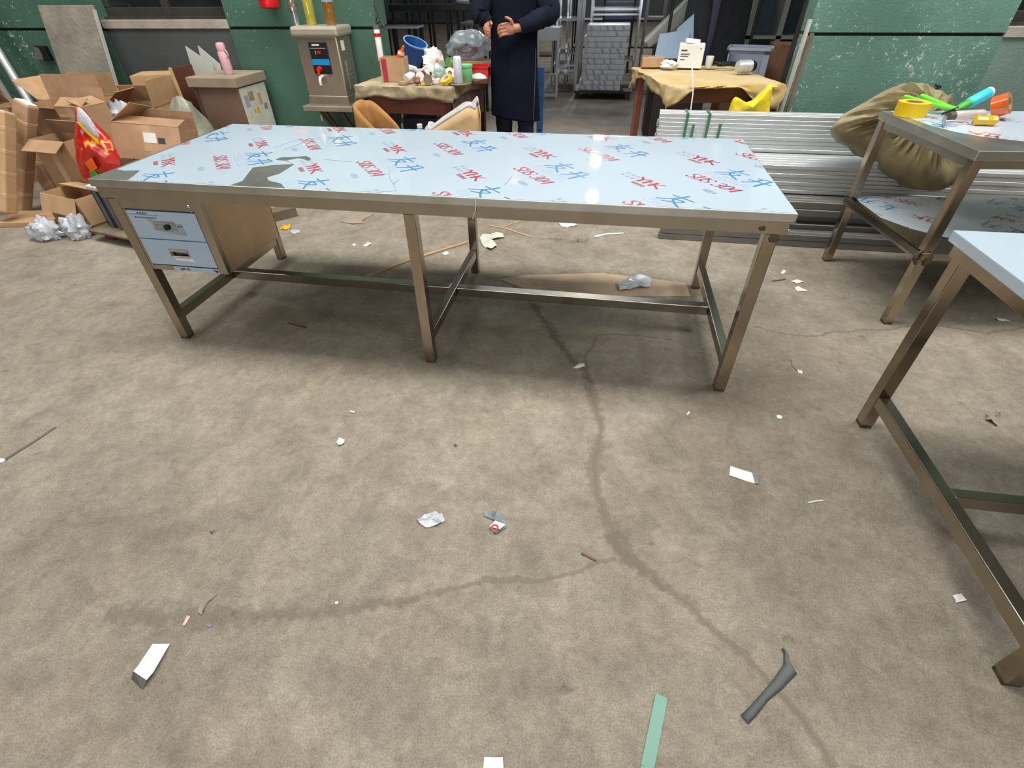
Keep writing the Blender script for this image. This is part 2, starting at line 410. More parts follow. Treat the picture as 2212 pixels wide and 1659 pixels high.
def link(o, parent=None):
    COL.objects.link(o)
    if parent: o.parent = parent
    return o
def build(name, mb, m, parent=None, smooth=False, bevel=0, loc=None, rot=None, solid=0, weld=False, sub=0):
    me = bpy.data.meshes.new(name); me.from_pydata([tuple(p) for p in mb.v], [], mb.f); me.update()
    me.materials.append(M[m] if isinstance(m, str) else m)
    if weld or smooth:
        bm = bmesh.new(); bm.from_mesh(me); bmesh.ops.remove_doubles(bm, verts=bm.verts, dist=1e-5); bmesh.ops.recalc_face_normals(bm, faces=bm.faces); bm.to_mesh(me); bm.free()
    if smooth:
        for p in me.polygons: p.use_smooth = True
        try: me.set_sharp_from_angle(angle=radians(50))
        except Exception: pass
    o = bpy.data.objects.new(name, me); link(o, parent)
    if loc is not None: o.location = loc
    if rot is not None: o.rotation_euler = rot
    if solid:
        md = o.modifiers.new('t', 'SOLIDIFY'); md.thickness = solid; md.offset = 0
    if bevel:
        md = o.modifiers.new('b', 'BEVEL'); md.width = bevel; md.segments = 2; md.limit_method = 'ANGLE'
    if sub:
        md = o.modifiers.new('s', 'SUBSURF'); md.levels = sub; md.render_levels = sub
    return o
def tag(o, label, cat, group=None):
    o['label'] = label; o['category'] = cat
    if group: o['group'] = group
    return o
def thing(name, label, cat, loc=(0, 0, 0), rz=0.0, group=None, rot=None):
    o = bpy.data.objects.new(name, None); o.empty_display_size = .05; link(o)
    o.location = loc; o.rotation_euler = rot if rot else (0, 0, rz)
    return tag(o, label, cat, group)
def struct(name, mb, m, parent=None, **k):
    o = build(name, mb, m, parent, **k); o['kind'] = 'structure'; return o
def solo(name, label, cat, mb, m, loc=(0, 0, 0), rz=0.0, group=None, rot=None, **k):
    return tag(build(name, mb, m, None, loc=loc, rot=rot if rot else (0, 0, rz), **k), label, cat, group)

# ================================================================== SETTING
WY = 3.10      # front face of the back wall
JL, JR = 0.08, 3.53
struct('floor', MB().b2(-9, 10, -6, 3.36, -.12, 0), 'floor')
struct('floor_back', MB().b2(-7, 9, 3.36, 23, -.12, -.001), 'hall_floor')
def wall_piece(name, x0, x1, zg, m, y1=3.36, top=4.6):
    o = struct(name, MB().b2(x0, x1, WY, y1, 0, zg-.011), m)
    struct('wall_upper', MB().b2(x0, x1, WY, y1, zg+.011, top), m, o)
    struct('trim_joint', MB().b2(x0, x1, WY+.03, y1-.02, zg-.011, zg+.011), 'groove', o)
    return o
wall_piece('wall_back_left', -9, -2.58, 1.095, 'green_l')
wall_piece('wall_back_mid', -1.30, JL, 1.105, 'green_l')
wall_piece('wall_back_right', JR, 4.86, 1.068, 'green_r')
struct('wall_window_dado', MB().b2(-2.58, -1.30, WY+.004, 3.36, 0, 1.10), 'grey_dado')
struct('wall_right_dado', MB().b2(4.86, 10, WY+.004, 3.36, 0, 1.05), wall_mat('grey green wall paint', (112, 134, 124), .15, 2.0))
struct('wall_above_door', MB().b2(-2.58, 10, WY, 3.36, 3.0, 4.6), 'green_l')
struct('trim_1', MB().b2(-2.58, -1.30, WY-.01, 3.36, 1.10, 1.165), 'cream', bevel=.004)
struct('trim_2', MB().b2(4.86, 10, WY-.01, 3.36, 1.05, 1.115), 'cream', bevel=.004)
# worn plaster edge beside the door
pl = MB()
outl = [(0, .0), (.10, .0), (.075, .12), (.11, .2), (.06, .33), (.075, .45), (.03, .6), (.035, .72), (.0, .8)]
pl.prism(outl, .004, Matrix(((1, 0, 0, JR+.001), (0, 0, -1, WY), (0, 1, 0, 0.0), (0, 0, 0, 1))))
struct('trim_3', pl, mat('bare grey plaster', (176, 172, 160), .9, var=.15, bump=.5), bpy.data.objects['wall_back_right'])
def window(name, x0, x1, z0):
    fr = MB()
    y0, y1 = WY+.10, WY+.15
    fr.b2(x0, x1, y0, y1, z0, z0+.085); fr.b2(x0, x1, y0, y1, z0+1.25, z0+1.32)
    fr.b2(x0, x0+.05, y0, y1, z0+.085, z0+1.25); fr.b2(x1-.05, x1, y0, y1, z0+.085, z0+1.25)
    fr.b2((x0+x1)/2-.035, (x0+x1)/2+.035, y0-.012, y1, z0+.0, z0+1.25)
    w = struct(name, fr, 'win_frame', bevel=.004)
    mid = (x0+x1)/2
    for a, b in ((x0+.05, mid-.035), (mid+.035, x1-.05)):
        build('pane', MB().b2(a, b, y0+.02, y0+.028, z0+.085, z0+1.25), 'glass_dk', w)
    build('window_track', MB().b2(x0, x1, y0-.05, y0, z0-.001, z0+.018), 'win_frame', w)
    struct('wall_over_window', MB().b2(x0, x1, WY, 3.36, z0+1.32, 4.6), 'green_l', w)
window('window_1', -2.58, -1.30, 1.166)
window('window_2', 4.86, 6.6, 1.116)
struct('wall_backing', MB().b2(-2.58, -1.30, 3.36, 3.40, 0, 4.6).b2(4.86, 10, 3.36, 3.40, 0, 4.6), 'hall_wall')
# back hall shell
struct('wall_hall_left', MB().b2(-7.2, -7, 3.36, 23, 0, 7), 'hall_wall')
struct('wall_hall_right', MB().b2(9, 9.2, 3.36, 23, 0, 7), 'hall_wall')
struct('wall_hall_far', MB().b2(-7, 9, 23, 23.2, 0, 7), 'hall_wall')
struct('ceiling', MB().b2(-7.2, 9.2, 3.10, 23.2, 7, 7.2), 'hall_wall')
struct('wall_above_hall', MB().b2(-9, 10, 3.10, 3.36, 4.6, 7), 'hall_wall')

# cracks and damp stains in the concrete
def ribbon(name, pxs, w, m, z, seed, wn=.4):
    pts = [G(x, y) for x, y in pxs]; fine = []
    for i in range(len(pts)-1):
        for k in range(6): fine.append(pts[i].lerp(pts[i+1], k/6))
    fine.append(pts[-1]); vs = []; uvs = []
    rnd = random.Random(seed)
    for i, p in enumerate(fine):
        d = (fine[min(i+1, len(fine)-1)]-fine[max(0, i-1)]).normalized(); s = Vector((-d.y, d.x, 0))
        e = noise.noise(p*9+Vector((seed, 0, 0)))*.018+noise.noise(p*30)*.006
        ww = (w[0]+(w[1]-w[0])*i/(len(fine)-1))*(1+wn*noise.noise(p*5+Vector((0, seed, 0)))*2)
        for q in (-1, 1): v = p+s*(e+q*ww/2); vs.append((v.x, v.y, z)); uvs.append((i/4, (q+1)/2))
    fs = [(2*i, 2*i+2, 2*i+3, 2*i+1) for i in range(len(fine)-1)]
    me = bpy.data.meshes.new(name); me.from_pydata(vs, [], fs); me.materials.append(M[m])
    ul = me.uv_layers.new(name='UVMap')
    for lp in me.loops: ul.data[lp.index].uv = uvs[lp.vertex_index]
    o = bpy.data.objects.new(name, me); link(o, bpy.data.objects['floor']); o['kind'] = 'structure'
    return o
main = [(1152, 655), (1185, 705), (1228, 768), (1262, 800), (1280, 850), (1297, 915), (1294, 965), (1277, 1000), (1280, 1045), (1300, 1090), (1325, 1150), (1345, 1190), (1390, 1225), (1440, 1270), (1490, 1305), (1545, 1360), (1600, 1410), (1655, 1460), (1690, 1510), (1740, 1565), (1775, 1615), (1800, 1659)]
ribbon('crack', main, (.075, .06), 'crack', .0006, 1)
ribbon('crack', main, (.012, .010), 'crack', .0010, 1, .6)
ribbon('crack', [(1322, 1150), (1350, 1200), (1400, 1245), (1440, 1275)], (.10, .05), 'stain', .0008, 1)
ribbon('crack', [(1330, 1205), (1250, 1230), (1160, 1252), (1040, 1258)], (.03, .03), 'crack', .0007, 2)
ribbon('crack', [(1040, 1262), (900, 1295), (780, 1312), (640, 1328), (420, 1332), (230, 1325)], (.02, .12), 'stain', .0004, 3)
ribbon('crack', [(1630, 705), (1690, 722), (1740, 728), (1790, 720), (1850, 714), (1920, 712), (2000, 700), (2080, 712), (2130, 722), (2212, 706)], (.022, .03), 'crack', .0006, 4)
ribbon('crack', [(1265, 800), (1270, 760), (1290, 725)], (.02, .01), 'crack', .0007, 5)
ribbon('crack', [(1290, 725), (1380, 725), (1450, 735)], (.012, .008), 'crack', .0007, 6)
ribbon('crack', [(1085, 600), (1110, 620), (1150, 655)], (.016, .03), 'crack', .0006, 7)
for i, (x, y, w) in enumerate([(1705, 1385, .06), (985, 958, .035), (460, 1150, .03), (505, 1320, .05), (1250, 520, .10), (1190, 515, .12)]):
    ribbon('stain', [(x-45*w/.1*.4, y+4), (x, y), (x+45*w/.1*.4, y+3)], (w*.7, w*.8), 'stain', .0003+.00001*i, 20+i, .5)

# ================================================================== PRINTED FILM
def cat(pts, n=6):
    out = []
    P = [pts[0]]+list(pts)+[pts[-1]]
    for i in range(1, len(P)-2):
        a, b, c, d = P[i-1], P[i], P[i+1], P[i+2]
        for k in range(n):
            t = k/n
            out.append(tuple(.5*((2*b[j])+(-a[j]+c[j])*t+(2*a[j]-5*b[j]+4*c[j]-d[j])*t*t+(-a[j]+3*b[j]-3*c[j]+d[j])*t**3) for j in (0, 1)))
    out.append(pts[-1]); return out
GS = {
 'S': [cat([(.56, .78), (.5, .95), (.30, 1.0), (.10, .92), (.06, .74), (.18, .58), (.40, .46), (.54, .28), (.48, .08), (.27, 0), (.08, .05), (.02, .24)])],
 'U': [cat([(.1, 1), (.09, .3), (.16, .05), (.31, 0), (.46, .06), (.53, .3), (.54, 1)]), [(-.03, 1), (.22, 1)], [(.42, 1), (.66, 1)]],
 '3': [cat([(.06, .82), (.16, .97), (.32, 1), (.48, .9), (.47, .7), (.36, .56), (.22, .53), (.42, .48), (.54, .32), (.5, .1), (.30, 0), (.12, .03), (.03, .18)])],
 '0': [cat([(.3, 1), (.12, .86), (.05, .5), (.12, .14), (.3, 0), (.48, .14), (.55, .5), (.48, .86), (.3, 1)])],
 '4': [[(.42, 0), (.42, 1), (.0, .3), (.62, .3)], [(.3, 0), (.56, 0)]],
}
YOU = [[(.02, .70), (1.0, .80)], cat([(.46, 1.1), (.42, .72), (.28, .36), (-.06, -.04)]), cat([(.36, .46), (.78, .50), (.62, .22), (.22, -.06)]), cat([(.36, .40), (.60, .18), (1.1, -.06)])]
SHENG = [cat([(.60, .98), (.4, .9), (.16, .84)]), [(.0, .48), (1.0, .56)], cat([(.36, .9), (.34, .5), (.22, .2), (.06, .0)]), [(.70, 1), (.70, -.05)]]
YKL = [[(-.04, .62), (.22, .34)], [(.50, .62), (.22, .34), (.18, 0)], [(.60, .62), (.54, 0)], [(.57, .32), (.92, .32)], [(.98, .62), (.92, 0)], [(1.44, .62), (.98, .33), (1.5, 0)]]
BAR = [[(0, 0), (0, 1)], [(0, 1), (.7, 1), (.7, 0)], [(0, .5), (.7, .5)], [(.35, 1), (.35, 0)], [(0, 0), (.7, 0)]]
STK = [0]
def strokes(mb, lst, o, u, v, size, nib, z, ok, shear=0., thin=.018):
    for st in lst:
        # resample
        pts = []
        for i in range(len(st)-1):
            a, b = st[i], st[i+1]; m = max(1, int(hypot(b[0]-a[0], b[1]-a[1])/.12))
            for k in range(m): pts.append((a[0]+(b[0]-a[0])*k/m, a[1]+(b[1]-a[1])*k/m))
        pts.append(st[-1])
        W = []
        for p in pts:
            q = (p[0]+shear*p[1])*size, p[1]*size
            W.append(o+u*q[0]+v*q[1])
        nv = (u*nib[0]+v*nib[1])*size; m = len(W); lf, rt_ = [], []
        for i in range(m):
            d = W[min(i+1, m-1)]-W[max(i-1, 0)]
            if d.length < 1e-8: d = W[min(i+1, m-1)]-W[i] if i < m-1 else W[i]-W[i-1]
            d.normalize(); pp = Vector((-d.y, d.x)); w_ = max(abs(pp.dot(nv)), thin*size)
            lf.append(W[i]+pp*w_); rt_.append(W[i]-pp*w_)
        STK[0] = (STK[0]+1) % 9; zz = z+STK[0]*.00004
        for i in range(m-1):
            qd = [rt_[i], rt_[i+1], lf[i+1], lf[i]]
            if all(ok(p) for p in qd): mb.add([(p.x, p.y, zz) for p in qd], [(0, 1, 2, 3)])
def prints(film, z, ok, org=(.317, .375), ang=-51.0, a=(.705, 0), b=(.25, .345), R=(-2, 6, -3, 4)):
    u = Vector((cos(radians(ang)), sin(radians(ang)))); v = Vector((-u.y, u.x))
    red, blu, gry = MB(), MB(), MB()
    rnd = random.Random(4)
    for i in range(R[0], R[1]):
        for j in range(R[2], R[3]):
            o = Vector(org)+Vector(a)*i+Vector(b)*j
            x = 0
            for ch in 'SUS 304':
                if ch == ' ': x += .018; continue
                strokes(red, GS[ch], o+u*x, u, v, .056, (.075, .006), z, ok, .25, .014); x += .038
            strokes(blu, YOU, o+u*.035+v*.14, u, v, .10, (.055, .02), z, ok, 0., .032)
            strokes(blu, SHENG, o+u*.165+v*.13, u, v, .10, (.055, .02), z, ok, 0., .032)
            k = o+u*-.045+v*-.21
            strokes(red, YKL, k-u*.015, u, v, .088, (.075, .012), z, ok, -.1)
            for c in range(4): strokes(red, BAR, k+u*(.0+.018*c)-v*.03, u, v, .016, (.07, .07), z, ok)
            for r in range(4):
                for c in range(14):
                    p = o+u*(.02+.016*c+rnd.random()*.004)+v*(.125-.013*r)
                    w = .004+.006*rnd.random()
                    q = [p, p+u*w, p+u*w+v*.0022, p+v*.0022]
                    if rnd.random() < .8 and all(ok(t) for t in q): gry.add([(t.x, t.y, z) for t in q], [(0, 1, 2, 3)])
            for r in range(2):
                for c in range(3): strokes(gry, BAR, k+u*(-.10+.03*c)+v*(.03-.032*r), u, v, .016, (.03, .03), z, ok)
            ov = [(.5+.5*cos(t*pi/8), .35+.18*sin(t*pi/8)) for t in range(17)]
            strokes(gry, [ov, [(.1, .35), (.9, .35)], [(.5, .2), (.5, .5)]], o+u*.05+v*.33, u, v, .06, (.02, .02), z, ok)
    for n, b, m in (('red_lettering', red, 'red_print'), ('blue_characters', blu, 'blue_print'), ('grey_lettering', gry, 'grey_print')):
        build(n, b, m, film)['kind'] = 'stuff'
def inpoly(p, poly):
    c = False; n = len(poly)
    for i in range(n):
        a, b = poly[i], poly[i-1]
        if (a[1] > p[1]) != (b[1] > p[1]) and p[0] < (b[0]-a[0])*(p[1]-a[1])/(b[1]-a[1])+a[0]: c = not c
    return c

# ================================================================== MAIN WORK TABLE
TL, TW, TH, LS = 2.77, 1.0, 0.80, .047
tb = thing('work_table', 'long stainless steel work table with printed film top and two drawers', 'table')
build('tabletop', MB().b2(0, TL, 0, TW, TH-.031, TH), 'steel_top', tb, bevel=.003)
z = TH+.0006
def T2(l): return [(G(x, y, TH).x, G(x, y, TH).y) for x, y in l]
fA = T2([(252, 366), (268, 369), (303, 368.5), (289, 380), (273, 391)])
tear = T2([(497, 400.5), (524, 391), (537, 374), (546, 362.5), (590, 357), (635, 354.5), (620, 366), (603, 376), (588, 380), (577, 384), (580, 390), (590, 393), (600, 395), (607, 397), (616, 407)])
hole = T2([(635, 354.5), (615, 347.5), (598, 346), (595, 344), (610, 340), (635, 339.5), (650, 338.5), (660, 337.2), (668, 340), (672, 344), (666, 348), (655, 344), (644, 342), (630, 345), (618, 347)])
e = .004
film_pts = [(e, TW-e)] + [(max(e, fA[0][0]), fA[0][1])] + fA[1:-1] + [(fA[-1][0], e), (tear[0][0], e)] + tear[1:6] + hole[1:] + [(tear[5][0]+.004, tear[5][1]-.004)] + tear[6:-1] + [(tear[-1][0], e), (TL-e, e), (TL-e, TW-e)]
rb = random.Random(2)
xs = TL-e
for (x0, x1, d) in ((2.42, 2.52, .0), (2.12, 2.30, .028)):
    if d:
        film_pts += [(x1, TW-e), (x1-.03, TW-e-d*.5), (x0+.1, TW-e-d*.4), (x0+.05, TW-e-d), (x0, TW-e)]
film = build('film', MB().add([(x, y, z) for x, y in film_pts], [tuple(range(len(film_pts)))]), 'film', tb)
film['label'] = 'pale blue printed protective film, torn at the front edge'
prints(film, z+.0004, lambda p: inpoly(p, film_pts))
# apron
AZ0, AZ1 = TH-.078, TH-.031
build('apron', MB().b2(.012, TL-.012, .007, .045, AZ0, AZ1), 'steel', tb, bevel=.002)
build('apron', MB().b2(.012, TL-.012, TW-.045, TW-.007, AZ0, AZ1), 'steel', tb, bevel=.002)
for x in (.012, TL-.05): build('apron', MB().b2(x, x+.038, .045, TW-.045, AZ0, AZ1), 'steel', tb, bevel=.002)
LX = (.035, 1.357, TL-.035-LS)
for x in LX:
    for y in (.009, TW-.009-LS):
        lg = build('leg', MB().b2(x, x+LS, y, y+LS, .012, AZ0 if y > .5 else AZ0), 'steel_warm', tb, bevel=.003)
        build('foot_cap', MB().b2(x+.002, x+LS-.002, y+.002, y+LS-.002, 0, .013), 'weld', lg)
RZ0, RZ1 = .108, .156
for x in LX: build('cross_rail', MB().b2(x+.004, x+LS-.004, .009+LS, TW-.009-LS, RZ0, RZ1), 'steel', tb, bevel=.003)
build('stretcher', MB().b2(LX[0]+LS-.004, LX[1]+.004, .476, .526, RZ0-.002, RZ1-.003), 'steel', tb, bevel=.003)
build('stretcher', MB().b2(LX[1]+LS-.004, LX[2]+.004, .476, .526, RZ0-.002, RZ1-.003), 'steel', tb, bevel=.003)
wl = MB()
wl.blob((2.672, .0068, AZ0+.020), (.012, .001, .008), 3, .5, 4); wl.blob((TL-.050, .0085, AZ0-.016), (.016, .001, .014), 7, .4, 4)
build('weld_mark', wl, 'weld', tb, smooth=True)
# drawer unit
cx0, cx1, cz0 = LX[0]+LS, .473, .395
build('drawer_case', MB().b2(cx1-.004, cx1, .0352, .45, cz0, AZ0).b2(cx0, cx0+.003, .06, .45, cz0, AZ0).b2(cx0, cx1, .447, .45, cz0, AZ0).b2(cx0, cx1-.004, .036, .447, cz0, cz0+.003), 'steel_panel', tb)
build('drawer_frame', MB().b2(.432, cx1, .012, .035, cz0, AZ0).b2(cx0, .432, .012, .035, .678, AZ0).b2(cx0, .095, .012, .035, cz0, .678).b2(.095, .432, .012, .035, cz0, .420), 'steel', tb, bevel=.0015)
build('film_strip', MB().b2(.20, .432, .0108, .0118, cz0+.001, .418), 'film_drawer', tb)
st = MB()
for k, (x, w) in enumerate(((.235, .007), (.25, .005), (.265, .008), (.275, .004), (.245, .006), (.405, .006), (.414, .009), (.42, .005))):
    st.b2(x, x+w, .0098, .0106, cz0+.004+.003*(k % 3), cz0+.014+.004*(k % 2))
    st.b2(x-.003, x+.012, .0098, .0106, cz0+.010+.002*(k % 3), cz0+.012+.002*(k % 3))
build('printed_mark', st, mat('purple print', (110, 74, 110), .5), tb)['kind'] = 'stuff'
def drawer(z0, z1, m, top):
    cxm = .262+(.0 if top else .006); cz = (z0+z1)/2-(0.0 if top else .0)
    hw, hh = .045, .017
    d = MB(); x0, x1 = .098, .430
    for (a, b, c, e2) in ((x0, x1, z0, cz-hh), (x0, x1, cz+hh, z1), (x0, cxm-hw, cz-hh, cz+hh), (cxm+hw, x1, cz-hh, cz+hh)):
        d.b2(a, b, .010, .022, c, e2)
    o = build('drawer', d, m, tb)
    h = MB().b2(cxm-hw, cxm+hw, .032, .034, cz-hh, cz+hh)
    h.b2(cxm-hw-.004, cxm+hw+.004, .006, .010, cz+hh-.001, cz+hh+.004).b2(cxm-hw-.004, cxm+hw+.004, .007, .011, cz-hh-.004, cz-hh)
    h.b2(cxm-hw-.004, cxm-hw, .007, .011, cz-hh, cz+hh).b2(cxm+hw, cxm+hw+.004, .007, .011, cz-hh, cz+hh)
    h.b2(cxm-hw, cxm+hw, .004, .022, cz+hh-.008, cz+hh)
    build('handle', h, 'steel_top', o)
    # torn film around the handle
    t = MB(); M4 = Matrix(((1, 0, 0, cxm), (0, 0, -1, .0098), (0, 1, 0, cz), (0, 0, 0, 1)))
    if top:
        t.prism([(-.085, .03), (-.05, .033), (-.05, .019), (.05, .019), (.056, .012), (.084, .014), (.087, -.04), (.03, -.036), (-.03, -.024), (-.072, -.02), (-.06, .0)], .0006, M4)
        build('torn_film', t, 'clear_film', o)
        b = MB().cyl((cxm+.012, .030, cz-.002), (cxm+.012, -.004, cz-.002), .014, .012, 18)
        build('lock', b, 'black', o, smooth=True)
        ln = MB().b2(x0+.002, x0+.15, .0094, .0099, z1-.017, z1-.0155)
        for k in range(9): ln.b2(x0+.03+.012*k, x0+.038+.012*k, .0094, .0099, z1-.031, z1-.026)
        for k in range(4): ln.b2(x0+.05+.013*k, x0+.058+.013*k, .0094, .0099, z1-.012, z1-.006)
        for k in range(2): ln.b2(cxm+.06+.012*k, cxm+.068+.012*k, .0090, .0094, cz-.002, cz+.005)
        build('printed_mark', ln, 'ink', o)['kind'] = 'stuff'
    else:
        t.prism([(-.05, -.014), (.05, -.014), (.062, -.038), (-.03, -.034)], .0006, M4)
        build('torn_film', t, 'paper', o)
drawer(.549, .672, 'film_drawer', True)
drawer(.424, .5445, 'film_drawer', False)
sp = MB(); rg = random.Random(5)
for k in range(6): sp.blob((.405+.014*rg.random(), .010, .678+.03*rg.random()), (.004, .003, .004), k, .4, 3, 8)
build('foil_scrap', sp, 'chrome', tb)
# thin white thread hanging over the front edge
solo('plastic_thread', 'thin white plastic thread hanging over the long table front edge', 'thread', MB().tube([Vector((1.655, .02, TH+.003)), Vector((1.655, -.003, TH+.002)), Vector((1.656, -.006, TH-.02)), Vector((1.650, -.003, TH-.05)), Vector((1.638, -.002, TH-.076))], .0016, 6), 'paper', smooth=True)
# creases in the film
crs = MB()
for l in ([(840, 372), (842, 386), (850, 398), (855, 408)], [(858, 412), (840, 414), (820, 415)], [(850, 398), (862, 388)], [(700, 345), (760, 350)], [(1090, 400), (1106, 382)], [(590, 320), (650, 300)], [(610, 325), (690, 296)]):
    p = [G(x, y, TH) for x, y in l]
    for i in range(len(p)-1):
        crs.bar((p[i].x, p[i].y, z+.0006), (p[i+1].x, p[i+1].y, z+.0006), .0022, .0006)
build('crease', crs, 'grey_print', film)['kind'] = 'stuff'

# ================================================================== RIGHT WORK TABLE (runs out of the frame)
def plain_table(name, label, loc, rz, Lx, Wy, H, filmm, edge_film=True, group=None):
    t = thing(name, label, 'table', loc, rz)   # origin: far left corner of the top, local +x right, -y to the camera
    build('tabletop', MB().b2(0, Lx, -Wy, 0, H-.034, H), 'steel_top', t, bevel=.003)
    f = MB().b2(-.0012, Lx+.0012, -Wy-.0012, .0012, H-.0345, H+.0008)
    fo = build('film', f, filmm, t, bevel=.003)
    for x in (.016, Lx-.054): build('apron', MB().b2(x, x+.038, -Wy+.045, -.045, H-.078, H-.034), 'steel_warm', t, bevel=.002)
    for y in (-Wy+.012, -.05): build('apron', MB().b2(.016, Lx-.016, y, y+.038, H-.078, H-.034), 'steel_warm', t, bevel=.002)
    for x in (.030, Lx-.030-LS):
        for y in (-.014-LS, -Wy+.014):
            lg = build('leg', MB().b2(x, x+LS, y, y+LS, .014, H-.078), 'steel_warm', t, bevel=.003)
            build('foot_cap', MB().b2(x+.002, x+LS-.002, y+.002, y+LS-.002, 0, .015), 'weld', lg)
        build('cross_rail', MB().b2(x+.003, x+LS-.003, -Wy+.014+LS, -.014-LS, .118, .166), 'steel', t, bevel=.003)
    build('stretcher', MB().b2(.030+LS-.003, Lx-.030-LS+.003, -Wy/2-.02, -Wy/2+.02, .118, .164), 'steel', t, bevel=.003)
    return t, fo
rt, rf = plain_table('work_table', 'stainless steel work table whose edges are wrapped in plain white film', (3.205, -.075, 0), radians(1.0), 2.2, 1.03, .80, 'film')
prints(rf, .8016, lambda p: .02 < p.x < 2.18 and -1.01 < p.y < -.02, org=(.50, -.33), a=(.705, 0), b=(.25, .345), ang=-51, R=(0, 3, -2, 1))

# ================================================================== TWO-TIER TABLE
RZS = radians(6.0)
sh = thing('shelf_table', 'two-tier stainless steel table with tools on top and filmed lower shelf', 'table', (3.545, 1.492, 0), RZS)
SL, SW, SH_ = 1.4, .80, .85
build('tabletop', MB().b2(0, SL, -SW, 0, SH_-.04, SH_), 'steel_top', sh, bevel=.003)
fp = [(.04, -.02), (.06, -SW*.45), (.10, -SW*.6), (.16, -SW*.70), (.28, -SW*.80), (.36, -SW*.87), (.44, -SW*.90), (.46, -SW*.94), (.62, -SW*.96), (.8, -SW*.99), (SL-.01, -SW*.99), (SL-.01, -.01)]
tf = build('film', MB().add([(x, y, SH_+.0007) for x, y in fp], [tuple(range(len(fp)))]), 'film_dim', sh)
prints(tf, SH_+.0012, lambda p: inpoly(p, fp), org=(.30, -.30), ang=129, a=(-.705, 0), b=(-.25, -.345), R=(-4, 2, -2, 3))
build('torn_scrap', MB().prism([(0, 0), (.07, .03), (.13, .02), (.16, -.02), (.10, -.03), (.03, -.02)], .004, Matrix.Translation((.36, -SW*.80, SH_+.001))), 'steel_top', sh)
for x in (.008, SL-.008-.044):
    for y in (-.008-.044, -SW+.008):
        lg = build('leg', MB().b2(x, x+.044, y, y+.044, .012, SH_-.04), 'steel_warm', sh, bevel=.003)
        build('foot_cap', MB().b2(x+.002, x+.042, y+.002, y+.042, 0, .013), 'weld', lg)
for y in (-.045, -SW+.012): build('apron', MB().b2(.05, SL-.05, y, y+.03, SH_-.075, SH_-.04), 'steel', sh, bevel=.002)
for x in (.014, SL-.045): build('apron', MB().b2(x, x+.03, -SW+.05, -.05, SH_-.075, SH_-.04), 'steel', sh, bevel=.002)
build('lower_shelf', MB().b2(.0, SL, -SW+.0, -.0, .365, .40).b2(.0, .01, -SW, 0, .355, .40), 'steel', sh, bevel=.003)
fq = [(.05, -.01), (.03, -.12), (.03, -.35), (.10, -SW*.62), (.20, -SW*.74), (.34, -SW*.86), (.55, -SW*.95), (SL-.01, -SW*.98), (SL-.01, -.01)]
lf = build('film', MB().add([(x, y, .4007) for x, y in fq], [tuple(range(len(fq)))]), 'film_dim', sh)
prints(lf, .4012, lambda p: inpoly(p, fq), org=(.36, -.14), ang=129, a=(-.705, 0), b=(-.25, -.345), R=(-4, 2, -2, 3))
wk = MB()
for x, y in ((.004, -SW+.02), (.04, -SW+.005)): wk.blob((x, y, .37), (.02, .012, .03), 2, .5, 4, 12)
build('weld_mark', wk, 'weld', sh, smooth=True)

# ================================================================== STEEL TUBE STACK
def tube_mesh(name, L, w, h, m, t=.0025):
    """square hollow tube lying along x, open ends"""
    mb = MB(); r = min(w, h)*.13; o = []
    for cx_, cz_, a0 in ((w/2-r, r, -90), (w/2-r, h-r, 0), (-w/2+r, h-r, 90), (-w/2+r, r, 180)):
        for k in range(4): a = radians(a0+30*k); o.append((cx_+r*cos(a), cz_+r*sin(a)))
    n = len(o); i = [(y*(1-2*t/w), h/2+(z_-h/2)*(1-2*t/h)) for y, z_ in o]
    vs = [(x, y, z_) for x in (0, L) for (y, z_) in o+i]; fs = []
    for k in range(n):
        q = (k+1) % n; B = 2*n
        fs += [(k, q, B+q, B+k), (n+k, B+n+k, B+n+q, n+q), (k, n+k, n+q, q), (B+k, B+q, B+n+q, B+n+k)]
    mb.add(vs, fs)
    me = bpy.data.meshes.new(name); me.from_pydata([tuple(p) for p in mb.v], [], mb.f); me.materials.append(M[m])
    return me
def tubes(name, label, group, x0, L, y0, z0, cols, rows, w, h, m, jit=.02, seed=0, skip=None):
    rn = random.Random(seed); me = tube_mesh(name, L, w-.003, h-.001, m)
    for r in range(rows):
        for c in range(cols):
            if skip and skip(r, c): continue
            o = bpy.data.objects.new(name, me); link(o)
            o.location = (x0+rn.uniform(-jit, jit), y0+w/2+c*w+(rn.uniform(-.0015, .003) if c == 0 else 0), z0+r*h)
            tag(o, label, 'steel tube', group)
GX = 6.6
# dark tubes on the floor, in front
tubes('steel_tube', 'long dull steel tube lying on the floor along the stack front', 'floor tubes in front of the stack', 2.56, GX-2.56, 1.645, 0, 2, 2, .05, .043, 'galv_dk', .03, 1)
tubes('steel_tube', 'dull steel tube low in the stack with dark gaps around it', 'low tubes of the stack', 2.75, GX-2.75, 1.80, 0, 3, 5, .05, .05, 'galv_dk', .12, 2, lambda r, c: (r in (2,) and c == 0))
# middle bundle
tubes('steel_tube', 'bright silver steel tube in the middle bundle', 'middle bundle of silver tubes', 2.50, GX-2.5, 1.955, .25, 5, 7, .058, .0262, 'galv', .012, 3)
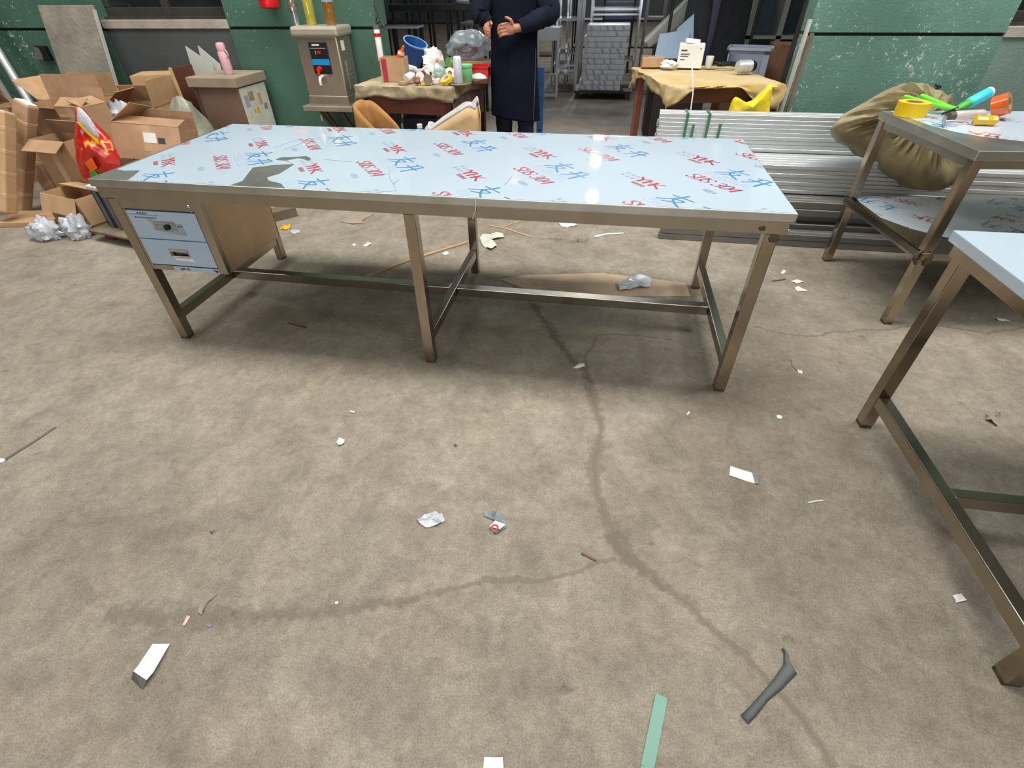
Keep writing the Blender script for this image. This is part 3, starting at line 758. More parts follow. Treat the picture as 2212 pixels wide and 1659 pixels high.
# the base carrying the upper bundle
tubes('steel_tube', 'dark steel tube under the upper bundle', 'tubes below the upper bundle', 2.60, GX-2.6, 2.262, 0, 3, 7, .06, .0614, 'galv_dk', .01, 4)
tubes('steel_tube', 'thin silver steel tube in the strapped upper bundle', 'strapped upper bundle of silver tubes', 2.47, GX-2.47, 2.27, .431, 3, 9, .05, .0262, 'galv', .008, 5)
ends = MB()
for i, (xp, z0, z1) in enumerate(((1482, .43, .668), (1498, .43, .60), (1529, .43, .668), (1556, .43, .61))):
    x = PY(xp, 270, 2.265).x
    s_ = MB().b2(x-.009, x+.009, 2.2555, 2.2595, z0+.004, z1).b2(x-.009, x+.009, 2.256, 2.42, .6675, .671) if z1 > .65 else MB().b2(x-.009, x+.009, 2.2555, 2.2595, z0+.004, z1)
    solo('strap', 'green strap round the upper tube bundle' if z1 > .65 else 'short green strap end against the upper tube bundle', 'strap', s_, 'green_strap', group='green straps' if z1 > .65 else 'green strap ends')
# white caps / lumps by the floor tubes
p = G(1448, 505, .09)
solo('foam_scrap', 'dirty white foam lump on the end of the floor tubes', 'scrap', MB().blob((2.64, 1.69, .108), (.07, .035, .022), 3, .25, 2, 14), 'paper', smooth=True)
solo('plastic_ring', 'small white ring lying on the floor tubes behind the table corner', 'cap', MB().lathe([(.010, 0), (.018, 0), (.020, .006), (.018, .012), (.010, .012)], 16), 'white', loc=(G(1703, 508, .086).x, 1.70, .0862), smooth=True)

# khaki sack lying over the stack
c = PY(1942, 312, 2.02)
def sack(name, label, px, Y, T, vdir, m, seed, wr=.10, shift=(0, 0, 0), cat_='sack', pw=1.0, sub=4, fold=0.0):
    cx = sum(p[0] for p in px)/len(px); cy = sum(p[1] for p in px)/len(px)
    c = PY(cx, cy, Y); u = Vector((1, 0, 0)); v = Vector(vdir).normalized(); n = u.cross(v)
    out = []
    for x, y in px:
        d = ray(x, y); k = (c-CAM).dot(n)/d.dot(n); q = CAM+d*k-c; out.append((q.dot(u), q.dot(v)))
    F4 = frame((0, 0, 0), u, v)
    mb = MB().pillow(out, T, F4, seed, wr, 12, sub, pw=pw, fold=fold)
    o = solo(name, label, cat_, mb, m, loc=c+Vector(shift), smooth=True)
    return o
sk = sack('woven_sack', 'big bulging khaki woven sack slumped over the steel tube stack', [(1776, 296), (1800, 268), (1840, 246), (1880, 222), (1925, 208), (1965, 210), (2010, 236), (2060, 280), (2086, 330), (2080, 365), (2050, 405), (2010, 424), (1965, 420), (1915, 390), (1880, 350), (1830, 325), (1795, 312)], 1.98, .19, (0, .72, .69), 'khaki', 3, .12, (0, -.02, .02), pw=1.15, sub=7, fold=.35)
sk.location.z += .045; sk.location.y -= .06
build('tie', MB().tube([(.12, .20, .20), (.15, .21, .23), (.17, .21, .22), (.15, .22, .24), (.18, .22, .23)], .008, 6), 'black', sk, smooth=True)
tw = MB()
for k in range(5): tw.tube([(-.05+.02*k, -.36, -.33), (-.06+.03*k, -.40, -.36-.01*k), (-.02+.02*k, -.42, -.37)], .005, 5)
build('frayed_end', tw, 'grey_sack', sk)['kind'] = 'stuff'

# ================================================================== TOOLS ON THE TWO-TIER TABLE
ZT = .8513
def on(px, py, z=ZT): p = G(px, py, z); return Vector((p.x, p.y, z))
def ring(ro, ri, h, n=32): return MB().lathe([(ri, 0), (ro, 0), (ro, h), (ri, h), (ri, 0)], n, caps=False)
p = on(1974, 254)
t = thing('tape_roll', 'yellow adhesive tape roll standing flat beside the green-handled pliers', 'tape', p+Vector((.0, .055, 0)))
build('tape_body', MB().lathe([(.04, 0), (.072, 0), (.072, .062), (.04, .062), (.04, 0)], 36, caps=False), 'yellow', t, smooth=True)
build('core', ring(.041, .036, .062), 'card', t, smooth=True)
# pliers with green handles
p = on(2064, 250)
t = thing('pliers', 'pliers with two bright lime green handles on the two-tier table', 'pliers', p, radians(0))
for (dx, dy) in ((-.22, .13), (-.12, .17)):
    build('handle', MB().bar((.0, .0, .022), (dx, dy, .062), .03, .018), 'lime', t, bevel=.006)
build('jaw', MB().bar((-.02, .0, .020), (.06, -.05, .012), .04, .020).bar((.05, -.045, .012), (.10, -.06, .010), .02, .012), 'black', t, bevel=.004)
# cyan screwdriver
a, b = on(2068, 248), on(2100, 228)
t = thing('screwdriver', 'screwdriver with thick cyan and green handle leaning over the tools', 'screwdriver', a+Vector((0, 0, .034)), 0)
d = Vector((.14, .085, .055))
build('handle', MB().tube([d*.25, d*.3, d*.95, d*1.0], [.020, .026, .026, .018], 18), 'cyan', t, smooth=True)
build('collar', MB().tube([d*-.15, d*.0, d*.28], [.012, .021, .021], 16), 'grass', t, smooth=True)
build('cap', MB().tube([d*.98, d*1.04, d*1.06], [.022, .025, .018], 16), 'white', t, smooth=True)
build('blade', MB().tube([d*-.15+Vector((0, 0, .008)), d*-.75+Vector((0, 0, .022))], .006, 10), 'black', t, smooth=True)
# clear handled driver
a = on(2052, 262)+Vector((0, 0, .022))
t = thing('screwdriver', 'screwdriver with clear acetate handle and grey butt end', 'screwdriver', a)
d = Vector((.17, .06, .006))
build('handle', MB().tube([d*0, d*.1, d*.9, d], [.02, .023, .020, .012], 16), 'clearh', t, smooth=True)
build('butt', MB().tube([d*-.14, d*.02], [.020, .022], 16), 'iron', t, smooth=True)
# yellow handled screwdriver with bright shaft
a = on(2098, 270)+Vector((0, 0, .020))
t = thing('screwdriver', 'screwdriver with short fluted yellow handle lying at the table edge', 'screwdriver', a)
d = Vector((.10, -.012, 0))
build('handle', MB().lathe([(.012, 0), (.022, .004), (.021, .05), (.024, .07), (.023, .09), (.014, .10)], 10, Matrix.Rotation(pi/2, 4, 'Y') @ Matrix.Identity(4)), 'gold', t)
build('shaft', MB().tube([(0, 0, 0), (-.12, .01, -.008)], .004, 8), 'chrome', t, smooth=True)
# shears' bright blade sticking over the edge
a = on(2040, 262)
t = thing('scriber', 'thin bright steel scriber pointing over the two-tier table edge', 'scriber', a)
build('blade', MB().tube([(.0, .0, .012), (-.05, -.10, .008), (-.075, -.16, .004)], [.008, .007, .001], 8), 'chrome', t, smooth=True)
build('grip', MB().tube([(.0, .0, .012), (.03, .05, .014)], [.012, .012], 12), 'grey_plastic', t, smooth=True)
# orange tape roll
p = on(2125, 262)
t = thing('tape_roll', 'large glossy orange brown packing tape roll standing on edge', 'tape', p+Vector((.075, .06, .061)), 0, rot=(radians(62), 0, radians(50)))
build('tape_body', MB().lathe([(.032, -.03), (.050, -.03), (.050, .03), (.032, .03), (.032, -.03)], 32, caps=False), mat('glossy orange tape', (206, 92, 30), .15, var=.15, scale=10, coat=1), t, smooth=True)
build('core', MB().lathe([(.028, -.03), (.033, -.03), (.033, .03), (.028, .03), (.028, -.03)], 32, caps=False), 'card', t, smooth=True)

# ================================================================== WATER BOILER, SHELF, JARS
bx0, bx1, by0, by1, bz0, bz1 = -.535, -.145, 2.80, 3.075, .565, 1.135
t = thing('water_boiler', 'stainless steel wall water boiler with black control panel and blue band', 'boiler', ((bx0+bx1)/2, by0, bz0))
w2 = (bx1-bx0)/2; hh = bz1-bz0; dd = by1-by0
build('body', MB().b2(-w2+.012, w2-.012, .012, dd, .0, hh-.065), 'boiler', t, bevel=.012)
build('base_band', MB().b2(-w2+.008, w2-.008, .006, dd+.001, .0, .075), 'boiler', t, bevel=.006)
build('lid', MB().b2(-w2-.016, w2+.012, -.006, dd+.012, hh-.072, hh), mat('dusty steel lid', (178, 170, 154), .5, .4, var=.1), t, bevel=.02)
pz = hh*.42
pn = build('control_panel', MB().b2(-.075, .085, .004, .013, pz, pz+.225), 'black', t, bevel=.003)
build('blue_band', MB().b2(-.072, .082, .0025, .0045, pz+.064, pz+.108), mat('blue band', (24, 140, 200), .4), pn)
build('red_display', MB().b2(-.012, .020, .0025, .0045, pz+.145, pz+.165), 'red', pn)
m_ = MB().b2(-.045, .02, .0025, .0045, pz+.200, pz+.212).b2(-.065, .07, .0028, .0045, pz+.182, pz+.185).b2(-.028, -.024, .0028, .0045, pz+.140, pz+.168)
for k in range(5): m_.b2(-.04+.012*k, -.032+.012*k, .0018, .003, pz+.203, pz+.209)
build('printed_mark', m_, 'white', pn)['kind'] = 'stuff'
build('valve', MB().cyl((-.018, .004, pz+.035), (-.018, -.03, pz+.035), .022, .018, 16).cyl((-.018, -.025, pz+.035), (-.018, -.032, pz-.01), .014, .012, 14), 'red', t, smooth=True)
build('tap', MB().tube([(-.012, .012, pz-.015), (-.012, -.035, pz-.02), (-.012, -.05, pz-.04), (-.012, -.05, pz-.075)], [.014, .013, .012, .010], 12), 'white', t, smooth=True)
sd = build('side_hatch', MB().b2(w2-.013, w2-.004, .09, .235, .115, .33), 'boiler', t, bevel=.004)
for k in range(3): build('louvre', MB().box((w2-.003, .165, .19+.035*k), (.006, .06, .010)), 'boiler', sd, bevel=.002)
build('sticker', MB().b2(w2-.0125, w2-.011, .07, .13, .40, .47), 'paper', t)
t = thing('wall_shelf', 'steel bracket shelf carrying the water boiler', 'shelf', ((bx0+bx1)/2, WY, 0))
build('shelf_plate', MB().b2(-w2-.045, w2+.03, -.34, 0, bz0-.04, bz0), mat('painted shelf steel', (160, 148, 132), .5, .5, var=.1), t, bevel=.004)
for x in (-.10, -.06, .10): build('bracket', MB().bar((x, -.30, bz0-.045), (x, -.02, bz0-.33), .03, .02), 'iron', t)
build('drain_pipe', MB().tube([(-.22, -.12, bz0-.06), (-.20, -.12, bz0-.10), (-.20, -.12, bz0-.16)], .012, 10), 'galv', t, smooth=True)
zt = bz1+.001
def jar(name, label, px, py, prof, m, capm, capz, contents=None):
    p = PY(px, py, 2.93)
    t = thing(name, label, 'jar', (p.x, 2.93, zt))
    build('body', MB().lathe([q for q in prof if q[1] <= capz], 20), m, t, smooth=True)
    build('cap', MB().lathe([q for q in prof if q[1] >= capz], 20), capm, t, smooth=True)
    if contents: build('contents', MB().lathe([(r*.9, zz*contents[1]+.004) for r, zz in prof if zz <= capz], 18), contents[0], t, smooth=True)
    return t
p = PY(640, 48, 2.93)
t = thing('steam_valve', 'stainless pipe valve standing on the boiler lid', 'valve', (p.x, 2.93, zt))
build('pipe', MB().tube([(0, 0, 0), (0, 0, .09)], .026, 16), 'chrome', t, smooth=True)
build('collar', MB().lathe([(.03, .09), (.042, .095), (.042, .12), (.032, .125)], 16), 'boiler', t, smooth=True)
build('knob', MB().lathe([(.028, .125), (.036, .135), (.036, .17), (.026, .19), (.026, .26)], 16), 'boiler', t, smooth=True)
jar('glass_jar', 'tall glass bottle of yellow oil on the boiler', 673, 48, [(.038, 0), (.040, .01), (.040, .17), (.03, .20), (.028, .20), (.030, .24), (.026, .25)], 'oil', 'yellow', .20)
jar('glass_jar', 'glass jar of amber liquid with grey lid on the boiler', 716, 50, [(.038, 0), (.042, .01), (.042, .15), (.046, .152), (.046, .18), (.040, .182), (.036, .24)], 'amber', 'grey_plastic', .15)
# red alarm
p = PY(594, 8, WY)
t = thing('alarm_lamp', 'red wall alarm lamp with steel rim on green wall', 'alarm', (p.x, WY, p.z-.02))
build('lens', MB().lathe([(.05, -.03), (.075, -.02), (.078, .0), (.075, .03)], 24, Matrix.Translation((0, -.085, .02))), 'red', t, smooth=True)
build('housing', MB().lathe([(.07, .03), (.08, .04), (.075, .15)], 24, Matrix.Translation((0, -.085, .02))), 'boiler', t, smooth=True)
build('bracket', MB().b2(-.02, .02, -.03, 0, .02, .14), 'dark_steel', t)

# ================================================================== CABINET, PINK BOTTLE, BOARDS
kx0, kx1, ky0, ky1, kz = -1.50, -1.055, 2.60, 3.04, .795
t = thing('metal_cabinet', 'dirty brown metal cabinet with white sticker covered side', 'cabinet', ((kx0+kx1)/2, ky0, 0))
kw = (kx1-kx0)/2; kd = ky1-ky0
build('body', MB().b2(-kw+.02, kw-.012, .012, kd, 0, kz-.075), 'brown_cab', t, bevel=.004)
build('top', MB().b2(-kw-.012, kw+.012, -.01, kd+.01, kz-.075, kz), 'cab_top', t, bevel=.006)
sdp = build('side_panel', MB().b2(kw-.012, kw-.004, .03, kd-.02, .02, kz-.085), 'cab_side', t)
for i, (y, z0, a, b, m) in enumerate(((.06, .56, .06, .09, 'grey_plastic'), (.13, .60, .075, .07, 'cloth'), (.26, .55, .05, .09, 'card2'), (.32, .50, .05, .05, 'cement'), (.08, .47, .03, .05, 'pale_board'), (.15, .50, .025, .03, 'gold'), (.20, .49, .03, .05, 'gold'), (.30, .66, .06, .03, 'pale_board'))):
    build('sticker', MB().b2(kw-.0045, kw-.003, y, y+a, z0, z0+b), m, sdp)
build('door_edge', MB().b2(-kw+.02, -kw+.05, .004, .012, .02, kz-.08), 'iron', t)
build('ledge', MB().b2(kw-.004, kw+.09, .28, .34, .30, .318), 'pale_board', t, bevel=.004)
p = PY(494, 146, 2.80)
t = thing('vacuum_bottle', 'pink vacuum bottle with cup lid on the brown cabinet', 'bottle', (p.x, 2.78, kz+.001))
build('body', MB().lathe([(.036, 0), (.040, .006), (.040, .155), (.034, .17)], 24), 'pink', t, smooth=True)
build('lid', MB().lathe([(.034, .17), (.036, .175), (.036, .215), (.030, .228), (.012, .232)], 24), 'pink', t, smooth=True)
build('strap', MB().tube([(.036, -.01, .18), (.052, -.012, .165), (.055, -.01, .145), (.042, -.01, .13)], .007, 8), mat('dull pink strap', (196, 160, 152), .6), t, smooth=True)
# framed picture / boards left of the cabinet
t = thing('board_panel', 'thin brown board with yellow edge leaning on the cabinet', 'board', (PY(384, 175, 2.64).x, 2.64, 0), 0, rot=(0, radians(-1.5), radians(6)))
build('board', MB().b2(-.008, .008, 0, .30, .0, .85), 'wood_dk', t)
build('edge_strip', MB().b2(-.012, .012, -.012, 0, .0, .86), 'cloth_y', t)
for i in range(2):
    solo('cardboard_sheet', ('pale folded cardboard sheet leaning behind the brown board', 'second pale cardboard sheet leaning on the grey wall')[i], 'cardboard', MB().prism([(0, 0), (.24, 0), (.25, .84), (.03+.05*i, .98)], .006, frame((0, 0, 0), (1, .0, 0), (0, .07, 1))), 'pale_board', loc=(PY(400+10*i, 130, 2.98).x-.02, 2.97+.04*i, 0))
# cement board leaning on the wall
a, b = PY(82, 18, 3.07), PY(205, 28, 3.07)
t_ = MB().b2(0, .57, -.03, 0, 0, 1.30)
cb = solo('cement_board', 'grey cement board leaning against the green wall', 'board', t_, 'cement', loc=(a.x+.08, 2.76, .0), rot=(radians(-12.0), 0, 0), bevel=.006)
build('chipped_edge', MB().b2(.565, .572, -.031, .001, .05, 1.27), 'pale_board', cb)
# grey pipes leaning in the corner
for i, (x0, r, m, l, x1) in enumerate(((-3.52, .035, 'galv', 'pale grey pipe leaning in the far corner', -3.22), (-3.72, .028, 'cement', 'dusty pipe leaning beside the grey pipe', -3.44), (-3.92, .022, 'wood_old', 'old timber batten leaning in the far corner', -3.7))):
    solo('pipe' if i < 2 else 'batten', l, 'pipe' if i < 2 else 'batten', MB().tube([(x0-.30, 3.0, 1.55), (x1, 2.6, r*.6)], r, 14), m, smooth=True)
p = PY(95, 115, 3.08)
t = thing('wall_switch', 'broken black switch box on the green wall', 'switch', (p.x, WY, p.z))
build('box', MB().b2(-.06, .06, -.045, 0, -.06, .06), 'black', t, bevel=.006)
build('plate', MB().box((-.03, -.05, .0), (.06, .006, .10), (0, .3, .3)), 'galv_dk', t)

# ================================================================== CARDBOARD PILE
def carton(label, loc, rz, dim, m='card', flaps=None, rot=None, tape=True, sheets=(), cat_='box', name='cardboard_box', group=None):
    """origin: centre of the base; front is -y. flaps: dict side->angle from closed (deg) for an open box"""
    w, d, h = dim; T = .006
    t = thing(name, label, cat_, loc, rz, group, rot=rot)
    if flaps is None:
        build('body', MB().b2(-w/2, w/2, -d/2, d/2, 0, h-T), m, t, bevel=.003)
        for s in (-1, 1): build('flap', MB().b2(-w/2, w/2, (s*d/4)-d/4+.001, (s*d/4)+d/4-.001, h-T, h), m, t)
        if tape: build('tape', MB().b2(-w/2-.001, w/2+.001, -.028, .028, h, h+.0008).b2(-w/2-.0012, -w/2, -.028, .028, h-.09, h).b2(w/2, w/2+.0012, -.028, .028, h-.09, h), 'tape', t)
    else:
        b = MB().b2(-w/2, w/2, -d/2, d/2, 0, T).b2(-w/2, w/2, -d/2, -d/2+T, T, h).b2(-w/2, w/2, d/2-T, d/2, T, h).b2(-w/2, -w/2+T, -d/2+T, d/2-T, T, h).b2(w/2-T, w/2, -d/2+T, d/2-T, T, h)
        build('body', b, m, t)
        for sd, ang in flaps.items():
            a = radians(ang)
            L = (d/2 if sd in 'fb' else w/2)*.92
            mb = MB()
            if sd == 'f': mb.b2(-w/2+.004, w/2-.004, 0, L, 0, .005); o = build('flap', mb, m, t, loc=(0, -d/2, h), rot=(a, 0, 0))
            if sd == 'b': mb.b2(-w/2+.004, w/2-.004, -L, 0, 0, .005); o = build('flap', mb, m, t, loc=(0, d/2, h), rot=(-a, 0, 0))
            if sd == 'l': mb.b2(0, L, -d/2+.004, d/2-.004, 0, .005); o = build('flap', mb, m, t, loc=(-w/2, 0, h), rot=(0, -a, 0))
            if sd == 'r': mb.b2(-L, 0, -d/2+.004, d/2-.004, 0, .005); o = build('flap', mb, m, t, loc=(w/2, 0, h), rot=(0, a, 0))
        if tape: build('tape', MB().b2(-.03, .03, -d/2-.001, -d/2, h*.25, h), 'tape', t)
    for (x, zz, a, b_, mm) in sheets:
        build('label_sticker' if mm == 'paper' else 'printed_mark', MB().b2(x, x+a, -d/2-.0022, -d/2-.001, zz, zz+b_), mm, t)
    return t
def fr(l, r, t, Y):
    a, b = PY(l, t, Y), PY(r, t, Y); return (a.x+b.x)/2, b.x-a.x, (a.z+b.z)/2
# large boxes at the back, standing on the floor
cx, w, zt = fr(-20, 104, 172, 1.92)
carton('large tape wrapped cardboard box with its back flap up', (cx, 2.12, 0), radians(2), (w, .40, zt-.20), 'card_wrap', {'b': 96, 'f': 165}, tape=True)
cx, w, zt = fr(58, 172, 170, 2.40)
carton('tall plain cardboard box behind the tape wrapped one, flap standing', (cx+.03, 2.53, 0), radians(-3), (w-.03, .36, zt-.16), 'card2', {'b': 92, 'l': 140, 'f': 12})
cx, w, zt = fr(112, 172, 218, 1.80)
carton('narrow cardboard box with torn front tape and folded flap', (cx-.04, 1.94, 0), radians(-4), (w+.02, .22, zt-.05), 'card', {'f': 28, 'b': 100, 'r': 20}, sheets=((-.12, zt-.12, .22, .02, 'tape'), (-.12, zt-.2, .2, .02, 'tape')))
cx, w, zt = fr(172, 270, 196, 2.18)
carton('open cardboard box with dark inside and raised flaps', (cx+.06, 2.42, 0), radians(8), (w, .30, zt-.14), 'card2', {'b': 70, 'r': 95, 'l': 35, 'f': 262})
# upright closed box
cx, w, zt = fr(272, 362, 162, 2.72)
carton('closed cardboard box with a printed ring on top', (cx, 2.84, .0), radians(22), (w*.82, .30, zt+.0), 'card2', None, tape=False)
p = (cx, 2.84, zt)
# crushed box with shipping papers
cx, w, zt = fr(236, 372, 238, 1.72)
carton('crushed glossy brown cardboard box with white shipping labels', (cx-.14, 1.86, .325), 0, (w*.92, .30, .24), 'card_wrap', {'f': 25, 'b': 70, 'l': 40}, rot=(radians(-16), radians(6), radians(14)), sheets=((-.02, .12, .09, .07, 'paper'), (.08, .12, .05, .04, 'ink')))
cx, w, zt = fr(238, 360, 322, 1.72)
carton('closed brown cardboard box under the crushed one', (cx-.11, 1.88, 0), radians(10), (w, .40, .27), 'card3', None)
# lower boxes
cx, w, zt = fr(92, 168, 300, 1.58)
carton('brown cardboard box between the wrapped packs and the red bag', (cx-.05, 1.64, 0), radians(-6), (w+.03, .24, zt), 'card', {'f': 210, 'b': 60})
cx, w, zt = fr(90, 196, 420, 1.22)
carton('low open cardboard box with a drooping front flap', (cx, 1.30, 0), radians(-14), (w*.95, .26, zt), 'card2', {'f': 246, 'b': 10, 'r': 262})
cx, w, zt = fr(-40, 60, 448, 1.36)
carton('flat cardboard carton with paper label lying on the floor', (cx-.34, 1.45, 0), radians(22), (.52, .34, .07), 'card', None, sheets=((.02, .02, .12, .04, 'paper'),))
cx, w, zt = fr(10, 104, 480, 1.22)
carton('flattened tan cardboard carton under the leaning long pack', (cx, 1.30, 0), radians(12), (.42, .26, .035), 'card2', None, sheets=())
carton('low flat brown carton with another carton on top', (-3.4, 1.62, 0), radians(-8), (.5, .4, .10), 'card3', None)
carton('flat carton stacked on the low brown carton', (-3.4, 1.64, .112), radians(-6), (.46, .36, .08), 'card', None)
carton('cardboard box at the far end of the pile', (-3.35, 2.15, 0), radians(5), (.45, .35, .62), 'card', {'b': 60, 'f': 40})
# wrapped long packs leaning on the boxes
def pack(label, top, bot, w, d, m='card_wrap'):
    a, b = Vector(top), Vector(bot); v = (a-b)
    t = thing('wrapped_pack', label, 'package', b)
    build('pack_body', MB().bar((0, 0, 0), v, w, d, (0, -1, .2)), m, t, bevel=.012)
    nrm = v.normalized()
    for k in range(4):
        q = v*(.15+.22*k); build('tape', MB().bar(q, q+nrm*.045, w+.003, d+.003, (0, -1, .2)), 'tape', t, bevel=.012)
    build('end_paper', MB().bar(v, v+nrm*.006, w*.8, d*.8, (0, -1, .2)), 'paper', t)
    return t
pack('long tape wrapped cardboard pack standing upright in front of the boxes', PY(56, 222, 1.66), (G(100, 440, .0).x-.02, 1.44, .03), .125, .09)
pack('long cardboard pack leaning across the front of the pile', PY(5, 240, 1.50), (G(86, 462, 0).x+.0, 1.20, .10), .13, .09, 'card2')
pack('taped cardboard pack leaning behind the two long packs', PY(8, 250, 1.80), (-2.28, 1.62, .05), .12, .08)
# red shopping bag
rbag = sack('shopping_bag', 'crumpled red printed plastic bag in front of the cardboard boxes', [(168, 226), (182, 240), (205, 268), (232, 295), (262, 352), (256, 380), (210, 396), (183, 394), (170, 350), (165, 300), (164, 250)], 1.44, .065, (0, .12, 1), 'red_bag', 5, .4, cat_='bag')
pm = MB().prism([(-.10, .18), (-.085, .185), (.02, .06), (.01, .045)], .003, frame((.115, -.066, -.02), (1, 0, 0), (0, .12, 1)))
build('yellow_print', pm, 'yellow', rbag)
build('clear_window', MB().pillow([(-.07, .12), (-.02, .2), (.04, .12), (.06, .0), (.0, -.02), (-.06, .04)], .02, frame((.075, -.03, .06), (1, 0, 0), (0, .12, 1)), 3, .3, 5, 3), 'plastic_bag', rbag, smooth=True)
build('orange_print', MB().prism([(-.03, -.04), (.05, .0), (.06, -.07), (.0, -.1)], .003, frame((-.02, -.078, -.06), (1, 0, 0), (0, .12, 1))), 'orange', rbag)
build('green_print', MB().blob((-.04, -.066, -.19), (.035, .01, .045), 3, .2, 2, 14), 'grass', rbag, smooth=True)
# grey sack behind, plastic bags
solo('plastic_sack', 'greenish grey plastic sack slumped beside the brown cabinet', 'sack', MB().blob((0, 0, .30), (.19, .17, .36), 6, .22, 1.8, 28, 0), 'grey_sack', loc=(PY(400, 250, 2.38).x+.05, 2.33, 0), smooth=True)
solo('plastic_bag', 'crumpled clear plastic bag stuffed between open boxes', 'bag', MB().blob((0, 0, .11), (.12, .075, .13), 9, .45, 2.5, 26, 0), 'plastic_bag', loc=(PY(246, 240, 2.06).x, 2.125, .45), smooth=True)
solo('cardboard_box', 'upturned box carrying the crumpled clear bag', 'box', MB().b2(-.12, .12, -.10, .10, 0, .45), 'card3', loc=(PY(246, 240, 2.06).x+.03, 2.16, 0), bevel=.004)
a = G(120, 515); b = G(175, 508)
solo('plastic_bag', 'crumpled white plastic bag on the floor before the open box', 'bag', MB().blob((0, 0, .05), (.11, .08, .085), 12, .5, 2.6, 30, 0), 'plastic_bag', loc=(a.x-.05, a.y+.0, 0.001), smooth=True)
solo('plastic_bag', 'shiny crumpled plastic bag beside the black crate', 'bag', MB().blob((0, 0, .06), (.085, .07, .10), 15, .5, 2.8, 30, 0), 'plastic_bag', loc=(b.x+.04, b.y-.03, 0.001), smooth=True)
# black strapped crate on pallet
cx, w, zt = fr(196, 262, 424, 1.02)
t = thing('storage_crate', 'black storage crate with grey straps standing on a pallet board', 'crate', (-1.185, 1.22, .078), radians(-16))
build('body', MB().b2(-.15, .15, -.14, .14, 0, .255), 'black', t, bevel=.01)
build('lid', MB().b2(-.16, .16, -.15, .15, .255, .285), 'cab_side', t, bevel=.008)
for x in (-.09, .0, .09): build('strap', MB().b2(x-.02, x+.02, -.145, -.139, .0, .255), mat('grey strap', (92, 94, 100), .5), t)
t = thing('pallet', 'low wooden pallet end under the black crate', 'pallet', (-1.16, 1.18, 0), radians(-12))
build('plank', MB().b2(-.26, .26, -.20, .20, .058, .076), 'wood_old', t, bevel=.003)
for x in (-.2, .14): build('block', MB().b2(x, x+.09, -.15, .12, 0, .058), 'wood_dk', t)

# ================================================================== LEFT BENCH IN THE DOORWAY
DZ = .76
dk = thing('wooden_desk', 'reddish wooden desk under a dirty cream cloth', 'desk', (.50, 3.02, 0), radians(-5))
DWd, DDp = .80, .94
build('desk_top', MB().b2(-DWd/2, DWd/2, -DDp/2, DDp/2, DZ-.03, DZ), 'wood_desk', dk, bevel=.003)
dr = build('drawer', MB().b2(-DWd/2+.05, DWd/2-.02, -DDp/2+.02, -DDp/2+.04, DZ-.20, DZ-.03), 'wood_desk', dk, bevel=.003)
build('side_panel', MB().b2(DWd/2-.03, DWd/2-.01, -DDp/2+.02, DDp/2-.02, DZ-.32, DZ-.03), mat('worn pinkish board', (124, 96, 90), .6, var=.2), dk)
for x in (-DWd/2+.01, DWd/2-.06):
    for y in (-DDp/2+.01, DDp/2-.06): build('leg', MB().b2(x, x+.05, y, y+.05, 0, DZ-.03), 'wood_dk', dk)
build('shelf', MB().b2(-DWd/2+.03, DWd/2-.03, .0, DDp/2-.03, .18, .20), 'wood_dk', dk)
def drape(hw, hd, ov, z, seed, n=44, amp=.018, hang=lambda u, v: 1.0):
    def f(u, v):
        x = (u*2-1)*(hw+ov); y = (v*2-1)*(hd+ov)
        dx = max(0, abs(x)-hw); dy = max(0, abs(y)-hd); dd = hypot(dx, dy); drop = max(0, dd-.027)*hang(u, v)
        wv = amp*noise.noise(Vector((x*7+seed, y*7, seed))); out = .010+(abs(wv)*1.4 if drop > 0 else 0)
        X = math.copysign(hw+out, x) if dx > 0 else x
        Y = math.copysign(hd+out, y) if dy > 0 else y
        return Vector((X, Y, z-drop+(abs(wv)*.25 if drop == 0 else 0)))
    return MB().grid(f, n, n)
cl = solo('table_cloth', 'dirty cream cloth hanging over the reddish wooden desk', 'cloth', drape(DWd/2+.004, DDp/2+.004, .16, DZ+.003, 3, 50, .02, lambda u, v: .55+.75*abs(noise.noise(Vector((u*3.1, v*2, 1))))), 'cloth', loc=(.50, 3.02, 0), rz=radians(-5), smooth=True, solid=.002)
ZD = DZ+.010
def dsk(px, py, z=ZD, Y=None):
    p = G(px, py, z) if Y is None else PY(px, py, Y)
    return Vector((p.x, min(p.y, 3.42) if Y is None else Y, z))
def onY(px, Y, z=ZD): return Vector((PY(px, 140, Y).x, Y, z))
# carton with cartridge
p = dsk(853, 162); p.y = 2.72
carton('small tan cardboard box with red stripe holding a sealant cartridge', onY(852, 2.78), radians(6), (.20, .15, .165), 'card2', {}, tape=False, sheets=((-.085, .0, .04, .16, 'red_print'),))
def cyl_thing(name, label, c, prof, m, capm=None, capz=None, rot=None, n=22, extra=None):
    t = thing(name, label, name.split('_')[-1], c, 0, rot=rot)
    build('body', MB().lathe([q for q in prof if capz is None or q[1] <= capz], n), m, t, smooth=True)
    if capm: build('cap', MB().lathe([q for q in prof if q[1] >= capz], n), capm, t, smooth=True)
    if extra:
        for nm, pr, mm in extra: build(nm, MB().lathe(pr, n), mm, t, smooth=True)
    return t
cyl_thing('sealant_cartridge', 'white and orange sealant cartridge sticking out of the small box', onY(855, 2.80)+Vector((-.02, 0, .05)), [(.026, 0), (.027, .0), (.027, .17), (.012, .18), (.008, .22)], 'white', 'orange', .17, rot=(0, radians(30), 0), extra=[('band', [(.0275, .10), (.0275, .15)], 'orange')])
